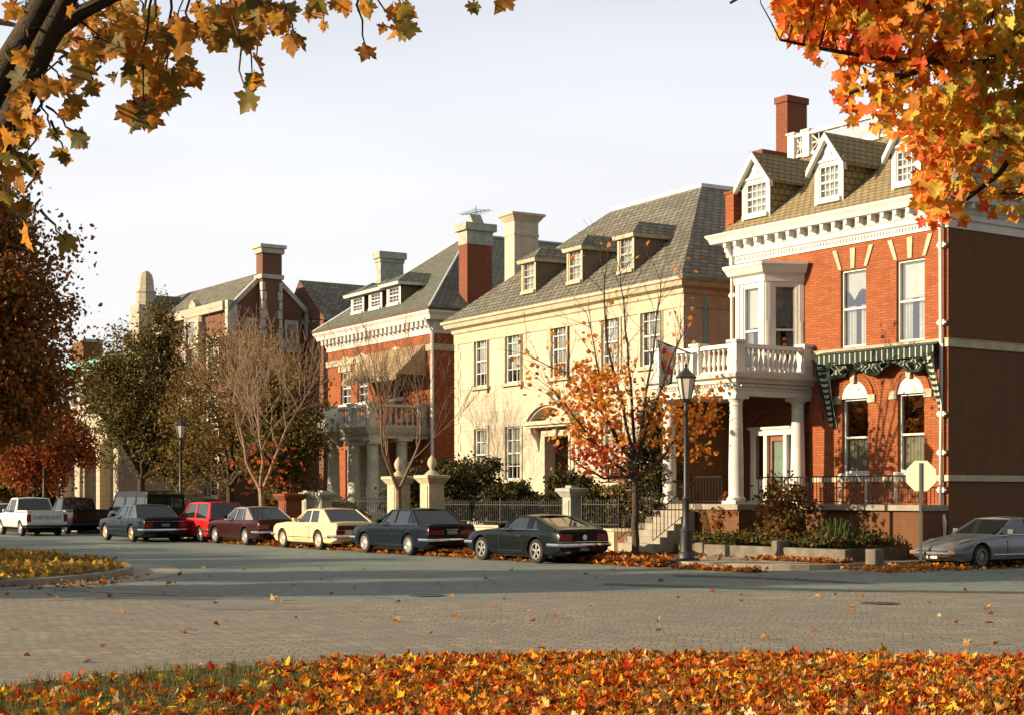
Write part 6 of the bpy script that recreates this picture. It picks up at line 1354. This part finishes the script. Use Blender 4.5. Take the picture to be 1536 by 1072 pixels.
CL = [(20, 20, 30, 20, 5),  (120, 45, 40, 30, 16), (150, 75, 40, 30, 18), (185, 40, 45, 35, 26), (225, 60, 35, 40, 24), (215, 110, 28, 35, 20), (250, 130, 28, 30, 22), (215, 165, 18, 20, 12), (235, 155, 22, 18, 11), (285, 110, 18, 22, 9), (265, 55, 30, 35, 18), (300, 40, 35, 35, 22), (330, 50, 25, 30, 14), (350, 15, 35, 22, 12), (378, 45, 12, 18, 5), (400, 15, 30, 20, 10), (420, 35, 22, 20, 10), (440, 62, 8, 8, 2), (470, 12, 20, 14, 6), (485, 38, 6, 8, 1), (520, 5, 25, 10, 5), (547, 12, 8, 8, 2), (550, 76, 1, 1, 1), (588, 38, 12, 14, 4), (612, 15, 12, 14, 5), (610, 45, 6, 8, 2), (713, 10, 8, 2, 2), (758, 4, 3, 4, 1), (378, 118, 6, 12, 3), (372, 147, 2, 3, 1), (385, 88, 4, 6, 1), (75, 78, 8, 6, 2), (65, 130, 14, 8, 4), (95, 128, 12, 6, 3), (120, 118, 10, 12, 3), (138, 132, 8, 8, 2), (120, 150, 8, 8, 2), (100, 170, 8, 6, 2), (75, 198, 6, 5, 1), (95, 232, 6, 5, 2), (118, 210, 6, 10, 3), (20, 150, 25, 15, 5), (45, 190, 20, 15, 6), (20, 215, 30, 22, 14), (35, 250, 24, 18, 8), (25, 305, 22, 12, 5), (40, 350, 4, 4, 1), (100, 365, 4, 4, 1), (130, 20, 50, 20, 8), (15, 85, 25, 14, 3), (35, 120, 20, 10, 2)]
P = []
tw = MB()
for x, y, rx, ry, n in CL:
    D = pr.uniform(6.8, 8.4); c_ = A(x, y-ry*.7, D); src = A(min(max(x+pr.uniform(-60, 40), 60), 760), -60 if x > 150 else y-50, 7.6)
    q = limb(tw, src, c_, .008, .0035, pr, 6, .05, 4)
    for _ in range(n if n < 5 else int(n*1.05)):
        p = A(x+pr.gauss(0, rx*.55), y+pr.gauss(0, ry*.55), D+pr.gauss(0, .25)); P.append(p)
        if n > 1 and pr.random() < .55: limb(tw, c_+(p-c_)*.1, p+Vector((0, 0, .05)), .003, .002, pr, 3, .08, 3)
m.build('trunk', bark, lt, smooth=True); tw.build('twigs', bark, lt)
rng = np.random.default_rng(91); hanging('leaves', np.array([tuple(p) for p in P]), .090, pick([(.58, .25, .035), (.50, .20, .03), (.66, .34, .05), (.27, .20, .04), (.80, .40, .04), (.15, .14, .03)], len(P), rng, .2, [.24, .26, .13, .17, .04, .16]), lt, rng)
# upper right: big leafy bough from a trunk beyond the frame
rt = empty('maple_tree', (9.2, 15.2, .15), 0, 'near maple with a dense glowing bough of orange, yellow and green leaves', 'tree', 'near maples framing the view'); O = Vector((9.2, 15.2, .15)); m = MB()
m.tube([(0, 0, 0), (-.1, 0, 1.5), (0, .1, 3.2), (-.2, 0, 5.2), (-.3, 0, 8)], [.34, .28, .25, .2, .1], 14)
A = lambda px, py, D=14.8: Vector(at(px, py, D))-O
bl = [[(-.2, 0, 5.0), A(1850, 190), A(1650, 130), A(1530, 92), A(1440, 60), A(1385, 5), A(1340, -60)], [A(1530, 92), A(1430, 95), A(1330, 90, 14.4), A(1240, 75, 14.3), A(1170, 60, 14.2)], [A(1650, 130), A(1540, 200), A(1460, 220), A(1400, 260), A(1375, 310)], [A(1440, 60), A(1370, 110), A(1300, 130, 14.4), A(1250, 150, 14.3)], [A(1385, 5), A(1300, 0), A(1220, -10), A(1130, -15), A(1095, 5)], [A(1850, 190), A(1640, 290), A(1500, 290)], [A(1540, 200), A(1500, 260), A(1450, 300)]]
for b in bl: n = len(b); r0 = .075 if b is bl[0] else .028; m.tube(b, [max(.006, r0*(1.25-i/n)) for i in range(n)], 8)
sk = [(a.lerp(c, j/6)) for b in [[Vector(q) for q in bb] for bb in bl] for a, c in zip(b, b[1:]) for j in range(7)]
def edgeL(y): return interp([(-60, 1100), (0, 1165), (40, 1160), (62, 1195), (95, 1240), (120, 1235), (150, 1262), (185, 1290), (205, 1345), (235, 1372), (270, 1378), (300, 1382), (330, 1390)], y)
rng = np.random.default_rng(92); cl_ = []; k = 0
while len(cl_) < 330:
    y = pr.uniform(-90, 326); x = pr.uniform(1120, 1720); el = edgeL(y)
    if x < el+8: continue
    if y > 285 and x > 1510: continue
    if y > 318-(x-1385)*.05 and x < 1600: continue
    cl_.append((x, y, pr.uniform(13.9, 15.9)))
P = []; C_ = []; tw = MB()
for x, y, D in cl_:
    c_ = A(x, y, D); near = min(sk, key=lambda q: (q-c_).length); limb(tw, near, c_, .010, .004, pr, 4, .06, 4)
    dens = 14 if x > edgeL(y)+35 else 11
    g1_ = pr.random()
    for _ in range(dens):
        dx, dy = pr.gauss(0, 17), pr.gauss(0, 15)
        if x+dx < edgeL(y+dy)-14: continue
        P.append(tuple(A(x+dx, y+dy, D+pr.gauss(0, .16))))
        u = (x+dx-edgeL(y+dy))/330; gm = u+pr.gauss(0, .22)+(.25 if y > 110 else -.12)
        if gm < .40: c = pr.choice([(.90, .20, .02), (.92, .34, .04), (.82, .11, .02), (.95, .50, .06)])
        elif gm < .85: c = pr.choice([(.95, .56, .06), (.95, .68, .09), (.92, .38, .04), (.95, .50, .05), (.72, .60, .09), (.80, .22, .03)])
        else: c = pr.choice([(.55, .55, .08), (.42, .46, .07), (.85, .66, .09), (.92, .52, .06), (.72, .62, .10), (.60, .22, .04)])
        C_.append(c)
m.build('trunk', bark, rt, smooth=True); tw.build('twigs', bark, rt)
P = np.array(P); cc_ = np.array(C_)*rng.uniform(.75, 1.15, (len(P), 1)); hanging('leaves', P, .118, cc_, rt, rng, face=(-.9, -.8, .45), droop=.7, side=.75)
# ================================================================ LEAF LITTER AND GRASS
def inpoly(xy, poly):
    x, y = xy[:, 0], xy[:, 1]; c = np.zeros(len(xy), bool); j = len(poly)-1
    for i in range(len(poly)):
        xi, yi = poly[i]; xj, yj = poly[j]; k = ((yi > y) != (yj > y)) & (x < (xj-xi)*(y-yi)/((yj-yi) or 1e-9)+xi); c ^= k; j = i
    return c
FALL = [(.88, .30, .02), (.72, .09, .012), (.92, .55, .05), (.36, .025, .01), (.74, .40, .12), (.26, .09, .03), (.82, .60, .32)]
def litter(name, label, xy, z0, size, pal, rng, tilt=.55, hz=.05, wts=None, cat='fallen leaves', shape='maple', curl=.9):
    n = len(xy); a = rng.uniform(0, 6.28, n); tl = rng.normal(0, tilt, (n, 2)); nn = np.c_[tl, np.ones(n)]; t_ = np.stack([np.cos(a), np.sin(a), rng.normal(0, tilt*.6, n)], 1)
    o = leaves(name, np.c_[xy, z0+.015+np.abs(rng.normal(0, hz, n))], size, pick(pal, n, rng, .3, wts), DRY, None, M=rotm(t_, nn), shape=shape, curl=curl, rng=rng); return tag(o, label, cat, kind='stuff')
rng = np.random.default_rng(101)
def mask_px(xy, z=.15): return 768+FPX*xy[:, 0]/xy[:, 1], HY+(EYE-z)*FPX/xy[:, 1]
xy = np.c_[rng.uniform(-6.5, 8.5, 46000), 11.4+rng.random(46000)*5.5]; xy = xy[inpoly(xy, npt)]; X_, Y_ = mask_px(xy)
dens = np.clip((X_-250)/450, .16, .92)*np.where(np.sin(xy[:, 0]*3.1+1+np.sin(xy[:, 1]*2))*np.sin(xy[:, 1]*5.3+xy[:, 0]) > .45, .3, 1)*np.where((X_ < 480) & (Y_ < 1035), .35, 1); clus = .55+.45*np.sin(xy[:, 0]*2.3+np.sin(xy[:, 1]*1.7)*2); keep = rng.random(len(xy)) < dens*(.72+.28*clus); xy = xy[keep]
litter('fallen_leaves', 'thick carpet of red, orange and yellow maple leaves on the near grass', xy, .145, .092, FALL, rng, .38, .022, [.24, .20, .12, .14, .10, .15, .05], shape='litter_hi', curl=.85)
n = 60000; xy = np.c_[rng.uniform(-6.5, 8.5, n), 11.2+rng.random(n)*5.8]; xy = xy[inpoly(xy, npt)]
o = blades('grass_blades', xy, .148, rng.uniform(.04, .10, len(xy)), pick([(.10, .13, .03), (.14, .15, .04), (.18, .16, .05), (.07, .10, .02)], len(xy), rng), None, rng, .6); tag(o, 'short green grass showing between the fallen leaves', 'grass', kind='stuff')
n = 5000; xy = np.c_[rng.uniform(-22, -8.8, n), 32+rng.random(n)*20]; xy = xy[inpoly(xy, isl)]; litter('median_leaves', 'yellow and orange leaves spread over the grass median', xy, .15, .13, [(.55, .30, .05), (.45, .17, .03), (.30, .22, .05), (.62, .42, .08)], rng, .5, .03)
n = 14000; xy = np.c_[rng.uniform(-22, -8.8, n), 32+rng.random(n)*20]; xy = xy[inpoly(xy, isl)]; o = blades('median_grass', xy, .147, .10, pick([(.10, .12, .03), (.15, .13, .04)], len(xy), rng), None, rng, .6); tag(o, 'short grass on the median', 'grass', kind='stuff')
def along(n, s0, s1, p0, p1): return scatter_box(n, s0, s1, p0, p1, rng)
xy = np.vstack([along(2600, -60, -33, 27.0, 28.1), along(500, -60, -30, 28.1, 29.8), along(1500, -45, -31.5, 26.1, 26.9), along(2200, -62, -36, 25.4, 26.9), along(900, -31, -28.2, 29.2, 30.0)])
litter('kerb_leaves', 'drift of orange and brown leaves on the verge by the lamp', xy, .15, .12, [(.50, .17, .04), (.36, .10, .03), (.58, .30, .10), (.22, .08, .03)], rng, .4, .02)
xy2 = np.vstack([along(1500, -44, -31.5, 26.0, 26.9), along(2600, -62, -36, 25.2, 26.9), along(700, -28, -25.9, 29, 36), along(400, -31, -28, 26.2, 26.9)])
litter('gutter_leaves', 'orange leaves gathered in the gutter and under the parked cars', xy2, .0, .12, [(.60, .22, .04), (.45, .12, .03), (.66, .38, .10), (.25, .09, .03)], rng, .4, .03)
xy = np.vstack([np.c_[rng.uniform(-12, 14, 190), rng.uniform(17, 40, 190)], np.c_[rng.uniform(-11.5, -8.4, 260), rng.uniform(31.3, 37, 260)]]); keep = ~inpoly(xy, isl) & ~inpoly(xy, npt); litter('road_leaves', 'scattered single leaves on the pavement and road', xy[keep], .012, .10, [(.5, .25, .08), (.55, .36, .16), (.3, .12, .05)], rng, .35, .012)

# ================================================================ trees beyond the frame: they shade the road and stand in the reflections
def proto_tree(label, base, h0, H, rad, pal, n, ls, seed, group): return crown_tree(label, base, h0, [((0, 0, (h0+H)/2+.4), (rad, rad, (H-h0)/2), 1)], pal, n, ls, .2, seed, LEAF, ncl=60, cs=.15, shell=.3, group=group)
OPP = 'trees behind the photographer'
pt = proto_tree('tall street tree with thinning autumn leaves on the near side', (-29, 24.6, .0), 3.6, 9.6, 2.5, [(.22, .10, .03), (.10, .09, .03)], 3200, .30, 201, OPP)
for x, y, k, r_ in ((-29.5, 30.0, 1.0, 1.0),):
    c = dup(pt); c.location = (x, y, 0); c.scale = (k, k, k); c.rotation_euler = (0, 0, r_)
hg = proto_tree('unseen low dense tree added to darken the reflections', (*S.W(-50, -9), .0), .6, 8.6, 3.6, DKRED, 4200, .45, 203, OPP)  # row added out of view so car sides mirror dark foliage
for i in range(1, 15):
    c = dup(hg); c.location = (*S.W(-50-6.2*i, -9-(i % 3)), 0); c.rotation_euler = (0, 0, i*2.1)
pt2 = proto_tree('unseen broad dark tree added behind the view to block low sky light', (0, -16, .0), 1.0, 14.0, 7.5, DKRED, 5500, .7, 202, OPP)  # added out of view to cut low sky light on the walls
for i, (x, y, k) in enumerate(((-13, -17, 1.3), (-27, -17, 1.2), (-42, -18, 1.3), (12, -14, 1.3), (24, -10, 1.4), (36, -6, 1.4), (46, 6, 1.4), (30, -24, 1.8), (6, -28, 1.8), (-20, -32, 1.8), (58, 18, 1.5), (50, -16, 1.8))):
    c = dup(pt2); c.location = (x, y, 0); c.scale = (k, k, k); c.rotation_euler = (0, 0, i*1.3)
